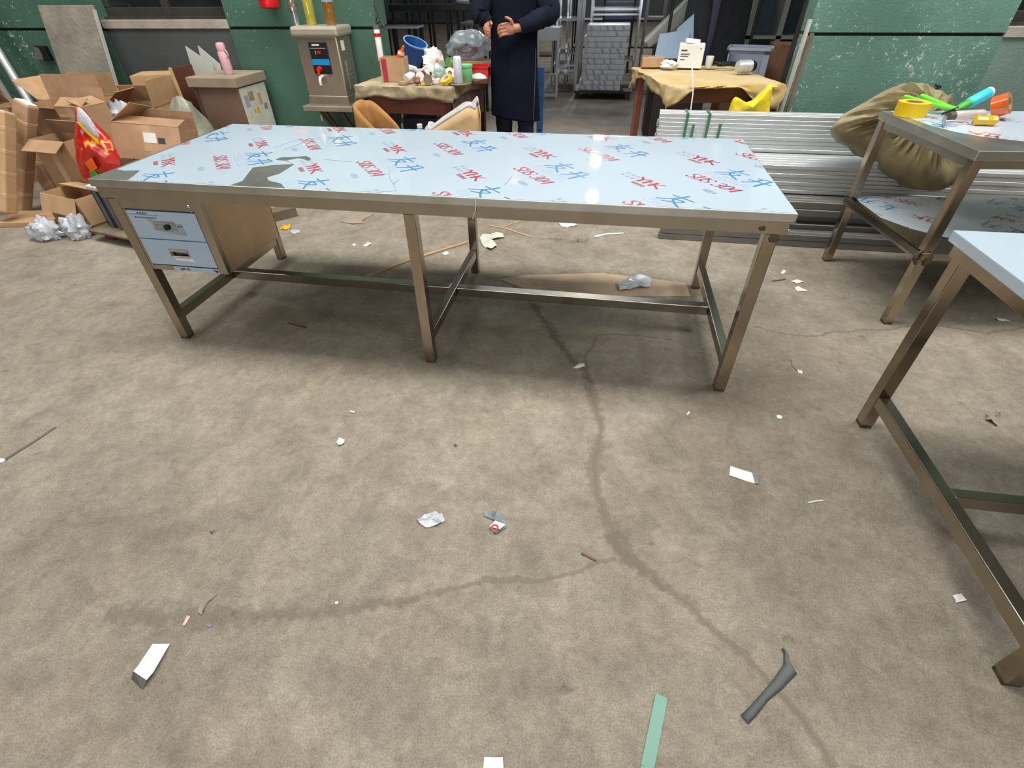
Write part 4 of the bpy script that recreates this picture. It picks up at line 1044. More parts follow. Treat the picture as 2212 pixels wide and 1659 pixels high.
# blue bucket lying tilted
t = thing('bucket', 'blue plastic bucket tilted behind the desk clutter', 'bucket', onY(890, 3.34, ZD+.045), 0, rot=(radians(10), radians(22), 0))
build('shell', MB().lathe([(.07, 0), (.10, .18), (.105, .182), (.105, .190), (.096, .190), (.066, .012), (.0, .012)], 32, caps=False).lathe([(.07, 0), (.0, 0)], 32, caps=False), 'blue', t, smooth=True)
build('rim', MB().lathe([(.099, .184), (.109, .185), (.109, .194), (.099, .194), (.099, .184)], 32, caps=False), mat('pale blue rim', (120, 160, 200), .4), t, smooth=True)
# crumpled bags & papers
solo('crumpled_bag', 'crumpled white and cream bag beside the blue bucket', 'bag', MB().blob((0, 0, .06), (.10, .07, .09), 21, .5, 2.4, 26, 0), 'paper', loc=onY(938, 3.22, ZD+.03), smooth=True)
solo('plastic_tray', 'flat clear plastic tray under the crumpled bag', 'tray', MB().b2(-.11, .11, -.08, .08, 0, .028), 'grey_plastic', loc=onY(938, 3.22), bevel=.01)
cyl_thing('paper_cup', 'white paper cup lying by the crumpled bag', onY(915, 3.05)+Vector((0, 0, .036)), [(.026, 0), (.036, .09), (.036, .093)], 'white', rot=(radians(70), 0, radians(60)))
cyl_thing('paper_cup', 'second white paper cup lying on its side near the bucket', onY(896, 3.10)+Vector((.0, 0, .036)), [(.026, 0), (.036, .09), (.036, .093)], 'paper', rot=(radians(80), 0, radians(-30)))
cyl_thing('green_tub', 'bright green tub with lid behind the white tape rolls', onY(950, 2.98), [(.045, 0), (.05, .045), (.054, .046), (.054, .06), (.03, .065)], 'grass', 'mint', .045)
solo('green_bag', 'olive green folded bag behind the green tub', 'bag', MB().blob((0, 0, .05), (.06, .05, .07), 25, .35, 2.2, 20, 0), mat('olive green plastic', (96, 132, 66), .4, var=.2), loc=onY(975, 3.26), smooth=True)
# steel channel
solo('steel_channel', 'short grey steel channel with holes lying on the desk', 'steel bar', MB().b2(-.10, .10, -.016, .016, 0, .004).b2(-.10, .10, -.016, -.013, .004, .045).b2(-.10, .10, .013, .016, .004, .045), 'iron', loc=onY(908, 2.86), rz=radians(8))
# bottles, cups and rolls at the front
cyl_thing('white_bottle', 'small white bottle lying with its round base forward', onY(873, 2.63)+Vector((0, 0, .032)), [(.028, 0), (.031, .004), (.031, .07), (.014, .085), (.014, .10)], 'white', rot=(radians(-78), 0, radians(-25)))
cyl_thing('spray_tin', 'orange and red label tin lying beside the white bottle', onY(893, 2.585)+Vector((0, 0, .03)), [(.024, 0), (.026, .003), (.026, .12), (.018, .13)], 'orange', 'red_print', .06, rot=(radians(-75), 0, radians(-20)))
cyl_thing('paper_cup', 'white paper cup lying in front of the steel channel', onY(904, 2.72)+Vector((0, 0, .034)), [(.025, 0), (.034, .085), (.034, .088)], 'white', rot=(radians(80), 0, radians(20)))
cyl_thing('tape_roll', 'brown tape roll leaning on the white cup', onY(921, 2.60)+Vector((0, 0, .034)), [(.018, -.02), (.034, -.02), (.034, .02), (.018, .02)], 'wood_old', rot=(radians(72), 0, radians(15)))
for i, (px, Y, l) in enumerate(((937, 2.68, 'white tape roll lying flat at the desk front'), (970, 2.86, 'white tape roll on edge behind the spray can'), (925, 2.80, 'clear white tape roll among the desk clutter'))):
    t = thing('tape_roll', l, 'tape', onY(px, Y)+Vector((0, 0, 0 if i == 0 else .042)), 0, rot=(0, 0, 0) if i == 0 else (radians(72), 0, radians(-30+50*i)))
    z0, z1 = (0, .03) if i == 0 else (-.02, .02)
    build('tape_body', MB().lathe([(.018, z0), (.042, z0), (.042, z1), (.018, z1), (.018, z0)], 26, caps=False), 'white', t, smooth=True)
    build('core', MB().lathe([(.015, z0), (.0185, z0), (.0185, z1), (.015, z1), (.015, z0)], 20, caps=False), 'card', t, smooth=True)
solo('plastic_wrap', 'ball of crumpled clear wrap between the tape rolls', 'plastic wrap', MB().blob((0, 0, .04), (.05, .04, .045), 31, .5, 2.6, 24, 0), 'clear_film', loc=onY(947, 2.78), smooth=True)
t = thing('tape_roll', 'yellow and white tape roll beside the spray can', 'tape', onY(962, 2.62)+Vector((0, 0, .036)), 0, rot=(radians(25), radians(-20), 0))
build('tape_body', MB().lathe([(.03, -.012), (.05, -.012), (.05, .012), (.03, .012), (.03, -.012)], 26, caps=False), 'yellow', t, smooth=True)
build('core', MB().lathe([(.026, -.012), (.0305, -.012), (.0305, .012), (.026, .012), (.026, -.012)], 26, caps=False), 'white', t, smooth=True)
t = thing('utility_knife', 'small yellow utility knife at the desk front edge', 'knife', onY(917, 2.585), radians(15))
build('handle', MB().b2(-.045, .045, -.010, .010, 0, .014), 'yellow', t, bevel=.004)
build('blade', MB().b2(-.085, -.045, -.006, .006, .005, .007), 'galv_dk', t)
solo('brown_disc', 'brown round disc under the spray can', 'disc', MB().lathe([(.0, 0), (.095, 0), (.098, .004), (.095, .008), (.0, .008)], 36, caps=False), 'wood_old', loc=onY(990, 2.66), smooth=True)
t = thing('spray_can', 'white spray can standing on the brown disc', 'can', onY(988, 2.63, ZD+.0085), 0)
build('body', MB().lathe([(.030, 0), (.0325, .004), (.0325, .165), (.024, .182), (.02, .184)], 26), mat('printed white can', (206, 208, 214), .35, var=.1, scale=60), t, smooth=True)
build('nozzle', MB().lathe([(.018, .184), (.018, .196), (.008, .198), (.008, .214), (.004, .216)], 18), 'galv_dk', t, smooth=True)
cyl_thing('mint_cup', 'mint green lidded cup beside the spray can', onY(1006, 2.78), [(.044, 0), (.048, .004), (.05, .10), (.054, .102), (.054, .118), (.048, .12)], 'mint', 'mint', .10)
def tray(label, c, w, d, h, rz):
    t = thing('plastic_tray', label, 'tray', c, rz)
    b = MB(); T = .004
    b.b2(-w/2, w/2, -d/2, d/2, 0, T).b2(-w/2, w/2, -d/2, -d/2+T, T, h).b2(-w/2, w/2, d/2-T, d/2, T, h).b2(-w/2, -w/2+T, -d/2+T, d/2-T, T, h).b2(w/2-T, w/2, -d/2+T, d/2-T, T, h)
    build('tray_body', b, 'red', t)
    build('rim', MB().b2(-w/2-.008, w/2+.008, -d/2-.008, -d/2, h-.008, h).b2(-w/2-.008, w/2+.008, d/2, d/2+.008, h-.008, h).b2(-w/2-.008, -w/2, -d/2, d/2, h-.008, h).b2(w/2, w/2+.008, -d/2, d/2, h-.008, h), 'red', t)
tray('red plastic tray at the desk corner', onY(1034, 3.02), .17, .15, .085, radians(6))
tray('low red plastic tray behind the mint cup', onY(1000, 3.16), .17, .12, .06, radians(-4))
solo('rubber_ball', 'small orange ball beside the red tray', 'ball', MB().blob((0, 0, .02), (.02, .02, .02), 1, .05, 1, 14), 'orange', loc=onY(1016, 2.93, ZD), smooth=True)
# wooden box carrying the clear bag
t = thing('wooden_box', 'worn wooden tool box at the back of the desk', 'box', onY(1032, 3.37), radians(-4))
build('body', MB().b2(-.20, .20, -.10, .10, 0, .085), 'wood_old', t, bevel=.004)
build('front_board', MB().b2(-.205, .205, -.112, -.10, .04, .09), 'wood', t, bevel=.004)
zb = ZD+.0925
bagc = onY(1014, 3.36, zb)
solo('clear_bag', 'large clear plastic bag holding black cable on the wooden box', 'bag', MB().blob((0, 0, .09), (.19, .12, .115), 41, .3, 1.9, 34, 0), 'clear_film', loc=bagc, smooth=True)
cb_ = MB()
for k in range(4):
    r = .085-.012*k; cb_.tube([(r*1.25*cos(a*pi/12), -.05+.01*k, .075+r*.62*sin(a*pi/12)) for a in range(25)], .009, 7)
solo('cable_coil', 'coil of black cable inside the clear bag', 'cable', cb_, 'rubber', loc=bagc+Vector((-.02, 0, 0)), smooth=True)
solo('work_glove', 'crumpled beige work glove on the wooden box', 'glove', MB().blob((0, 0, .035), (.05, .05, .045), 45, .5, 2.6, 20, 0), 'cloth', loc=onY(1078, 3.32, zb), smooth=True)
# sealant gun on the jamb
t = thing('sealant_gun', 'sealant gun with white and red cartridge hanging on the door jamb', 'sealant gun', (JL+.035, WY-.075, .86))
build('cartridge', MB().lathe([(.024, .02), (.026, .02), (.026, .24), (.018, .25)], 20), 'white', t, smooth=True)
build('red_band', MB().lathe([(.0265, .19), (.0265, .215)], 20, caps=False), 'red', t, smooth=True)
build('nozzle', MB().lathe([(.012, .02), (.005, -.06), (.005, -.07)], 14), 'white', t, smooth=True)
build('frame', MB().tube([(-.03, 0, .0), (-.03, 0, .27)], .004, 6).tube([(.03, 0, .0), (.03, 0, .27)], .004, 6).cyl((0, 0, .25), (0, 0, .275), .03, .03, 18).tube([(0, 0, .27), (0, 0, .44)], .005, 6), 'galv_dk', t)
build('handle', MB().tube([(.0, 0, .275), (.05, -.01, .30), (.09, -.02, .24)], .008, 8).tube([(.0, 0, .29), (.03, 0, .34), (.01, 0, .40)], .005, 8), 'dark_steel', t, smooth=True)
build('hook', MB().tube([(0, 0, .44), (0, .04, .45), (0, .076, .44)], .004, 6), 'galv_dk', t)
# bags under the desk
def paper_bag(label, c, w, d, h, rz, m, seed, tilt=0.):
    t = thing('paper_bag', label, 'bag', c, rz)
    def f(u, v):
        a = 2*pi*u; sx = math.copysign(abs(cos(a))**.45, cos(a)); sy = math.copysign(abs(sin(a))**.45, sin(a))
        k = 1+.10*v*noise.noise(Vector((cos(a)*2+seed, sin(a)*2, v*3)))
        top = h*(1+tilt*sx*.5+.08*noise.noise(Vector((cos(a)*1.5, sin(a)*1.5, seed))))
        return Vector((w/2*sx*k+.02*v*noise.noise(Vector((seed, v*4, a))), d/2*sy*k, v*top))
    build('bag_wall', MB().grid(f, 48, 10), m, t, smooth=True, solid=.003)
    build('bottom', MB().b2(-w/2+.01, w/2-.01, -d/2+.01, d/2-.01, 0, .006), m, t)
    return t, f
pb, f = paper_bag('tall kraft paper sack with a white liner by the desk', (.90, 2.33, 0), .44, .26, .58, radians(6), mat('kraft paper', (202, 170, 124), .8, var=.1, scale=5, bump=.3, bscale=14), 3, .35)
build('liner', MB().grid(lambda u, v: f(u, 1)*(1.0-.0*v)+Vector((0, 0, .0)) if v == 0 else Vector((f(u, 1).x*(1.02-.15*v), f(u, 1).y*(1.02-.2*v), f(u, 1).z+.06*sin(v*pi)*(1+.8*noise.noise(Vector((cos(2*pi*u)*2, sin(2*pi*u)*2, 5))))-.05*v)), 48, 6), mat('white bag liner', (214, 212, 212), .4, var=.06, coat=.4, bump=.4, bscale=14), pb, smooth=True, solid=.002)
pb2, f2 = paper_bag('low crumpled brown paper bag under the desk front', (.30, 2.36, 0), .36, .22, .56, radians(-14), mat('brown kraft paper', (174, 126, 72), .75, var=.15, scale=6, bump=.5, bscale=12), 9, -.45)
t = thing('water_bottle', 'blue plastic bottle between the two paper bags', 'bottle', (.60, 2.44, 0))
build('body', MB().lathe([(.05, 0), (.062, .01), (.062, .40), (.03, .48), (.018, .49)], 24), mat('blue clear plastic', (40, 110, 150), .15, var=.1, coat=1), t, smooth=True)
build('cap', MB().lathe([(.018, .49), (.022, .49), (.022, .515), (.012, .518)], 18), 'white', t, smooth=True)
solo('hose', 'thin grey hose looping down beside the door jamb', 'hose', MB().tube([(.13, 2.55, .42), (.06, 2.5, .43), (.01, 2.48, .36), (-.01, 2.5, .2), (.0, 2.52, .012)], .008, 8), 'grey_plastic', smooth=True)
solo('dark_case', 'dark grey plastic case under the wooden desk', 'case', MB().b2(-.16, .16, -.12, .12, 0, .26), mat('dark lilac case', (70, 70, 88), .5), loc=(.42, 3.05, .2005), bevel=.02)

# ================================================================== PERSON
PB = Vector((1.265, 3.16, 0))
HL = PY(1100, 62, 2.93)-PB; HR = PY(1052, 62, 2.95)-PB
pr = thing('person', 'person in long navy work apron with dark sleeves, hands held together', 'person', PB)
bd = MB()
ELL = Vector((.315, -.06, 1.20)); WRL = HL+Vector((.085, .03, .005))
ELR = Vector((-.27, -.12, 1.20)); WRR = HR+Vector((.0, .085, .03))
def limb(pts, rs): bd.tube([Vector(p) for p in pts], rs, 14)
for s in (-1, 1):
    limb([(s*.09, 0, .95), (s*.10, -.01, .72), (s*.10, -.02, .50), (s*.10, .01, .30), (s*.10, .03, .10), (s*.10, .03, .06)], [.085, .078, .056, .054, .036, .036])
    limb([(s*.10, .05, .045), (s*.105, -.05, .04), (s*.11, -.15, .03), (s*.11, -.17, .028)], [.036, .042, .036, .02])
limb([(0, 0, .86), (0, 0, .95), (0, .0, 1.10), (0, .01, 1.28), (0, .01, 1.38), (0, .01, 1.44)], [.11, .115, .105, .108, .09, .06])
limb([(-.15, .01, 1.41), (.15, .01, 1.41)], [.05, .05])
limb([(0, .01, 1.44), (0, -.005, 1.56)], [.058, .052])
bd.blob((0, -.015, 1.645), (.078, .098, .118), 1, .02, 1.5, 24)
bd.blob((0, -.112, 1.63), (.014, .02, .024), 1, .02, 1, 10)
for s in (-1, 1): bd.blob((s*.08, .0, 1.64), (.012, .022, .034), 1, .02, 1, 10)
limb([(.17, .01, 1.42), ELL, WRL, HL+Vector((.03, .0, 0))], [.056, .046, .030, .030])
limb([(-.17, .01, 1.42), ELR, WRR, HR+Vector((.0, .03, .01))], [.056, .046, .030, .030])
# left hand: back of the hand to the camera, fingers pointing left, thumb up
bd.blob(HL+Vector((.01, 0, 0)), (.048, .018, .043), 1, .03, 1, 18)
for k, (dz, l) in enumerate(((.033, .92), (.011, 1.0), (-.012, .95), (-.034, .78))):
    a = HL+Vector((-.02, -.004, dz)); b = a+Vector((-.045*l, -.012, -.006)); c_ = b+Vector((-.026*l, .012, -.010)); d_ = c_+Vector((-.006, .020*l, -.008))
    limb([a+Vector((.02, 0, 0)), a, b, c_, d_], [.011, .0105, .0098, .009, .0075])
a = HL+Vector((.028, -.008, .032)); limb([a, a+Vector((-.012, -.010, .026)), a+Vector((-.042, -.012, .040)), a+Vector((-.060, -.008, .040))], [.014, .0125, .0105, .008])
# right hand: loosely closed towards the other hand
bd.blob(HR, (.030, .040, .038), 1, .03, 1, 18)
for k, (dz, l) in enumerate(((.026, .9), (.008, 1.0), (-.011, .95), (-.029, .8))):
    a = HR+Vector((-.006, -.026, dz)); b = a+Vector((.004, -.034*l, -.008)); c_ = b+Vector((.024*l, -.006, -.008)); d_ = c_+Vector((.016, .016, -.004))
    limb([a+Vector((0, .02, 0)), a, b, c_, d_], [.0105, .0105, .0098, .009, .0075])
a = HR+Vector((.022, .0, .026)); limb([a, a+Vector((.016, -.018, .016)), a+Vector((.026, -.042, .010)), a+Vector((.030, -.056, .004))], [.013, .012, .0105, .008])
body = build('body', bd, 'skin', pr)
md = body.modifiers.new('r', 'REMESH'); md.mode = 'VOXEL'; md.voxel_size = .0052; md.use_smooth_shade = True
md = body.modifiers.new('s', 'SMOOTH'); md.iterations = 3; md.factor = .4
hr = MB().blob((0, .005, 1.668), (.086, .106, .108), 3, .05, 3, 24)
hr.v = [Vector((p.x, p.y, max(p.z, 1.60+.06*max(0, -p.y/.1)))) for p in hr.v]
build('hair', hr, 'hair', pr, smooth=True)
for s in (-1, 1): build('eye', MB().blob((s*.03, -.106, 1.655), (.012, .008, .008), 1, 0, 1, 10), 'black', pr, smooth=True)
build('mouth', MB().blob((0, -.108, 1.585), (.024, .008, .007), 1, 0, 1, 10), mat('lips', (150, 80, 74), .5), pr, smooth=True)
# apron coat: one lofted shell
prof = [(1.485, .068, .066, .006), (1.45, .165, .10, 0), (1.38, .198, .125, 0), (1.25, .20, .14, -.005), (1.08, .195, .148, -.01), (.95, .20, .155, -.015), (.80, .205, .165, -.02), (.65, .208, .172, -.02), (.52, .212, .178, -.022), (.455, .214, .18, -.022)]
def coat(u, v):
    i = min(int(v*(len(prof)-1)), len(prof)-2); f_ = v*(len(prof)-1)-i
    z_, rx, ry, oy = [prof[i][k]*(1-f_)+prof[i+1][k]*f_ for k in range(4)]
    a = 2*pi*u
    w = 1+(.05+.05*v)*noise.noise(Vector((cos(a)*2.2, sin(a)*2.2, z_*1.6)))+.03*v*sin(a*7+z_*3)
    return Vector((rx*cos(a)*w, oy+ry*sin(a)*w, z_-.03*v*cos(a)*(v > .9)))
build('apron_coat', MB().grid(coat, 64, 40), 'navy', pr, smooth=True, solid=.006)
build('apron_piping', MB().tube([coat(-.06+.012*sin(v*5), v)*1.01 + Vector((0, 0, .0)) for v in [.55+.44*k/14 for k in range(15)]], .003, 6), mat('grey piping', (92, 98, 112), .7), pr, smooth=True)
def sleeve(pts, rs, seed):
    fine = []; rr = []
    for i in range(len(pts)-1):
        for k in range(8):
            t_ = k/8; fine.append(Vector(pts[i]).lerp(Vector(pts[i+1]), t_)); rr.append((rs[i]*(1-t_)+rs[i+1]*t_)*(1+.16*noise.noise(Vector((i*8+k+seed, seed, 0))*.8)))
    fine.append(Vector(pts[-1])); rr.append(rs[-1])
    fine = [fine[0]]+[(fine[i-1]+fine[i]*2+fine[i+1])/4 for i in range(1, len(fine)-1)]+[fine[-1]]
    return MB().tube(fine, rr, 18)
build('sleeve', sleeve([(.14, .01, 1.43), (.245, -.0, 1.32), ELL, ELL.lerp(WRL, .5), WRL+Vector((-.006, 0, 0))], [.075, .080, .078, .066, .050], 3), 'navy2', pr, smooth=True)
build('sleeve', sleeve([(-.14, .01, 1.43), (-.23, -.04, 1.32), ELR, ELR.lerp(WRR, .5), WRR], [.075, .078, .072, .060, .048], 7), 'navy2', pr, smooth=True)
for s in (-1, 1):
    build('trouser_leg', sleeve([(s*.09, 0, .95), (s*.10, -.01, .70), (s*.10, -.02, .48), (s*.10, .01, .25), (s*.10, .03, .07)], [.10, .098, .076, .072, .066], 11+s), 'jean', pr, smooth=True)
    build('shoe', MB().blob((s*.107, -.05, .048), (.050, .145, .055), 5, .06, 1.2, 20, .0), 'black', pr, smooth=True)
# blue stand behind the person
t = thing('blue_stand', 'blue painted steel stand partly hidden by the person', 'stand', (1.462, 3.42, 0), radians(3))
for x in (-.34, .0):
    ps = build('post', MB().b2(x-.03, x+.03, -.02, .02, 0, .80), 'blue_metal', t, bevel=.004)
    build('slot', MB().b2(x-.014, x+.014, -.0215, -.0195, .28, .296), 'black', ps)
build('top_bar', MB().b2(-.36, -.03, -.02, .02, .74, .78), 'blue_metal', t, bevel=.004)
build('foot_bar', MB().b2(-.36, .03, -.16, .16, 0, .03), 'blue_metal', t, bevel=.004)

# ================================================================== RIGHT BENCH IN THE DOORWAY
rd = thing('wooden_table', 'dark red brown wooden table under a stained yellow cloth', 'table', (2.845, 3.275, 0), radians(14))
RW, RD, RZ = .86, 1.02, .77
build('table_top', MB().b2(-RW/2, RW/2, -RD/2, RD/2, RZ-.03, RZ), 'wood_dk', rd, bevel=.003)
build('apron', MB().b2(-RW/2+.03, RW/2-.03, -RD/2+.03, -RD/2+.05, RZ-.12, RZ-.03), 'wood_dk', rd)
for x in (-RW/2+.02, RW/2-.08):
    for y in (-RD/2+.02, RD/2-.08): build('leg', MB().b2(x, x+.06, y, y+.06, 0, RZ-.03), 'wood_dk' if y < 0 else mat('pinkish wood leg', (146, 88, 74), .5), rd, bevel=.008)
solo('table_cloth', 'stained yellow cloth hanging unevenly over the wooden table', 'cloth', drape(RW/2+.004, RD/2+.004, .20, RZ+.003, 8, 56, .03, lambda u, v: .10+1.1*max(0, .22+noise.noise(Vector((u*2.6+3, v*2.6, 2.5))))), 'cloth_y', loc=(2.845, 3.275, 0), rz=radians(14), smooth=True, solid=.002)
ZR = RZ+.019
def tab(px, py, z=ZR): p = G(px, py, z); return Vector((p.x, p.y, z))
carton('small tan carton with shiny tape on the yellow cloth', tab(1413, 146)+Vector((-.02, .07, 0)), radians(5), (.19, .13, .075), 'card2', None)
p = tab(1490, 136); p.y = min(p.y, 3.62)
p = Vector((PY(1489, 138, 3.58).x, 3.60, ZR))
t = thing('printed_box', 'white printed carton with blue side on the yellow cloth', 'box', p, radians(-6))
build('body', MB().b2(-.105, .105, -.07, .07, 0, .175), 'white', t, bevel=.003)
build('blue_side', MB().b2(.105, .1065, -.069, .069, .004, .171), mat('blue printed side', (120, 160, 196), .5), t)
pm = MB().b2(-.085, -.035, -.0718, -.0702, .125, .135).b2(-.085, -.01, -.0718, -.0702, .10, .107).b2(-.085, -.02, -.0718, -.0702, .085, .09).b2(-.085, -.045, -.0718, -.0702, .06, .066).b2(.07, .08, -.0718, -.0702, .14, .15)
build('printed_mark', pm, 'ink', t)['kind'] = 'stuff'
build('flap', MB().box((.0, .0, .192), (.12, .08, .004), (.3, .1, 0)), 'white', t)
cyl_thing('plastic_cup', 'white plastic cup beside the white printed carton', Vector((PY(1532, 135, 3.55).x, 3.56, ZR)), [(.026, 0), (.03, .004), (.034, .085), (.034, .088)], 'white')
solo('crumpled_paper', 'crumpled white paper between the two cartons', 'paper', MB().blob((0, 0, .025), (.07, .05, .035), 51, .5, 2.8, 20, 0), 'paper', loc=Vector((PY(1447, 132, 3.5).x, 3.52, ZR)), smooth=True)
lp = []
cb0 = Vector((PY(1565, 130, 3.6).x, 3.58, ZR+.012))
for k in range(60): a = k*.42; lp.append(cb0+Vector((.10*cos(a)+.02*sin(k), .06*sin(a)+.02*cos(k*.7), .0004*k+.01*abs(sin(k*.9)))))
solo('cable_coil', 'tangle of black cable on the yellow cloth', 'cable', MB().tube(lp, .006, 6), 'rubber', smooth=True)
solo('cord', 'thin white cord hanging down from the yellow cloth', 'cord', MB().tube([PY(1498, 150, 2.85)+Vector((0, .1, 0)), PY(1496, 166, 2.69), PY(1497, 200, 2.66), PY(1493, 230, 2.64), Vector((PY(1495, 250, 2.6).x, 2.6, .4)), Vector((PY(1496, 260, 2.58).x, 2.57, .005))], .005, 6), 'paper', smooth=True)
t = thing('electric_motor', 'small ribbed silver motor at the table corner', 'motor', Vector((PY(1608, 132, 3.38).x, 3.30, ZR+.045)), radians(20))
build('body', MB().cyl((-.07, 0, 0), (.05, 0, 0), .04, .044, 20), 'galv', t, smooth=True)
for k in range(5): build('rib', MB().cyl((-.05+.02*k, 0, 0), (-.044+.02*k, 0, 0), .048, .048, 20), 'galv', t, smooth=True)
build('end_cap', MB().cyl((.05, 0, 0), (.085, 0, 0), .046, .034, 20), 'black', t, smooth=True)
# yellow bag behind the tube stack
sack('yellow_bag', 'bright yellow woven bag standing behind the tube stack', [(1568, 300), (1570, 250), (1582, 215), (1590, 208), (1612, 222), (1632, 214), (1664, 180), (1670, 184), (1662, 230), (1662, 300)], 2.62, .085, (0, .1, 1), 'yellow_bag', 8, .2, cat_='bag', shift=(0, 0, -.0))
build('stuffing', MB().blob((0, -.02, -.32), (.19, .10, .24), 2, .1, 1.5, 20), 'yellow_bag', bpy.data.objects['yellow_bag'], smooth=True)
# planks by the door jamb
for i, (x, y, w, h, m, l) in enumerate(((3.485, 3.06, .022, 1.16, 'pale_board', 'narrow pale batten leaning in the door reveal'), (3.508, 2.985, .022, 1.08, 'wood_old', 'weathered batten leaning in front of the pale one'), (3.49, 3.30, .03, 1.6, 'dark_steel', 'tall dark post in the door reveal'))):
    solo('batten', l, 'batten', MB().b2(-w/2, w/2, -.02, .02, 0, h), m, loc=(x-.0, y, 0), rot=(radians(-1.5), radians(1.5), 0))

# ================================================================== BACK HALL
# trolley with white wrapped sheet bundles
t = thing('trolley', 'dark steel trolley carrying the white wrapped bundles', 'trolley', (1.98, 7.0, 0))
build('deck', MB().b2(-.42, .42, -.30, .30, .085, .11), 'dark_steel', t)
for x in (-.40, .37):
    for y in (-.28, .25): build('leg', MB().b2(x, x+.03, y, y+.03, 0, .085), 'dark_steel', t)
for x in (-.42, .40): build('post', MB().b2(x, x+.025, -.30, -.27, .11, 1.55), 'chrome', t)
z0 = .1105
for k in range(12):
    off = -.012*(11-k)*.4+.05*noise.noise(Vector((k*1.7, .3, 0)))
    h = .066
    t = thing('wrapped_bundle', 'white film wrapped sheet metal bundle in the tall trolley stack', 'bundle', (1.985+off, 7.0, z0), 0, 'white wrapped bundles on the trolley')
    build('bundle_body', MB().b2(-.30, .30, -.24, .24, 0, h-.002), 'wrap', t, bevel=.006)
    sm = MB(); rk = random.Random(k)
    for q in range(5):
        x = -.25+.11*q+rk.uniform(-.03, .03); w_ = rk.choice((.006, .01, .035)) if k > 2 else .035
        sm.prism([(x+.012, .004), (x+.012+w_, .004), (x-.012+w_, h-.008), (x-.012, h-.008)], .001, Matrix(((1, 0, 0, 0), (0, 0, -1, -.2405), (0, 1, 0, 0), (0, 0, 0, 1))))
    build('film_stripe', sm, 'wrap_st', t)['kind'] = 'stuff'
    z0 += h
# chrome racks
def rack(label, x0, x1, y0, y1, H, shelves, m='chrome', posts=2, group=None, w=.028):
    t = thing('steel_rack', label, 'rack', ((x0+x1)/2, (y0+y1)/2, 0), 0, group)
    hx, hy = (x1-x0)/2, (y1-y0)/2
    for i in range(posts):
        x = -hx+2*hx*i/(posts-1)
        for y in (-hy, hy): build('post', MB().b2(x-w/2, x+w/2, y-w/2, y+w/2, 0, H), m, t)
    for z_ in shelves:
        build('shelf', MB().b2(-hx, hx, -hy, hy, z_-.012, z_+.012), m, t)
    return t
rack('polished steel rack beside the wrapped bundles', 1.22, 1.52, 7.25, 7.7, 1.9, (.25, .52, .94), posts=2)
rack('polished steel rack with bare posts standing behind the first', 1.10, 1.55, 7.8, 8.3, 1.9, (.3, .9), posts=3)
rack('polished steel rack behind the wrapped bundles', 1.70, 2.42, 7.55, 8.1, 1.8, (.4, .98, 1.04), posts=2)
rack('dull steel rack between the wrapped bundles and the dark crate', 2.50, 2.75, 7.2, 7.6, 1.9, (.3, .95), m='galv_dk', posts=2)
# white frame table by the rack
t = thing('framed_stand', 'white film wrapped frame with a deep top panel', 'frame', (1.145, 6.95, 0))
build('top_panel', MB().b2(-.16, .16, -.2, .2, .72, .87), 'wrap', t)
for x in (-.16, .13): build('leg', MB().b2(x, x+.03, -.2, -.17, 0, .72), 'wrap', t)
build('bottom_rail', MB().b2(-.13, .13, -.2, -.17, .02, .05), 'wrap', t)
build('middle_rail', MB().b2(-.13, .13, -.2, -.17, .30, .32), 'chrome', t)
# dark racks at the left of the hall
rack('dark grey frame rack with a thick beam behind the desk', -.55, .78, 5.2, 5.7, 1.9, (), m='dark_steel', posts=5, w=.03)
t = thing('steel_beam', 'thick dusty steel beam resting on the dark frame rack', 'beam', (.11, 5.12, 1.13))
build('beam_body', MB().b2(-.66, .66, -.05, .05, 0, .07), 'dark_steel', t, bevel=.01)
build('scrap_on_beam', MB().blob((.22, 0, .085), (.09, .04, .03), 3, .4, 2, 14), 'grey_plastic', t, smooth=True)
rack('low polished frame rack behind the clear bag', .05, .62, 5.9, 6.5, .98, (.96,), m='galv_dk', posts=6, w=.022)
rack('long dark frame rack with three empty shelves', -2.2, -.4, 7.2, 8.0, 2.1, (.3, .9, 1.5), m='dark_steel', posts=4)
rack('dark frame rack deep in the hall behind the low polished rack', -.2, 1.0, 9.0, 9.6, 2.0, (.3, .85, 1.4), m='dark_steel', posts=4)
rack('tall dark rack beyond the trolley', 1.3, 2.9, 9.4, 10.0, 2.0, (.4, .8, 1.3), m='dark_steel', posts=4)
for i in range(5):
    solo('wrapped_bundle', 'dusty violet wrapped sheet bundle on the tall rack beyond the trolley', 'bundle', MB().b2(-.3, .3, -.2, .2, 0, .05), 'lavender', loc=(2.15+.02*(i % 2), 9.65, .8125+.052*i), bevel=.006, group='violet bundles beyond the trolley')
# pale table top at far left
t = thing('film_table', 'small table with bright bluish film top behind the desk', 'table', (-.36, 5.0, 0), radians(4))
build('table_top', MB().b2(-.20, .20, -.14, .14, .985, 1.005), mat('bright bluish film', (206, 222, 240), .3, coat=1), t)
for x in (-.18, .15):
    for y in (-.12, .09): build('leg', MB().b2(x, x+.03, y, y+.03, 0, .985), 'dark_steel', t)
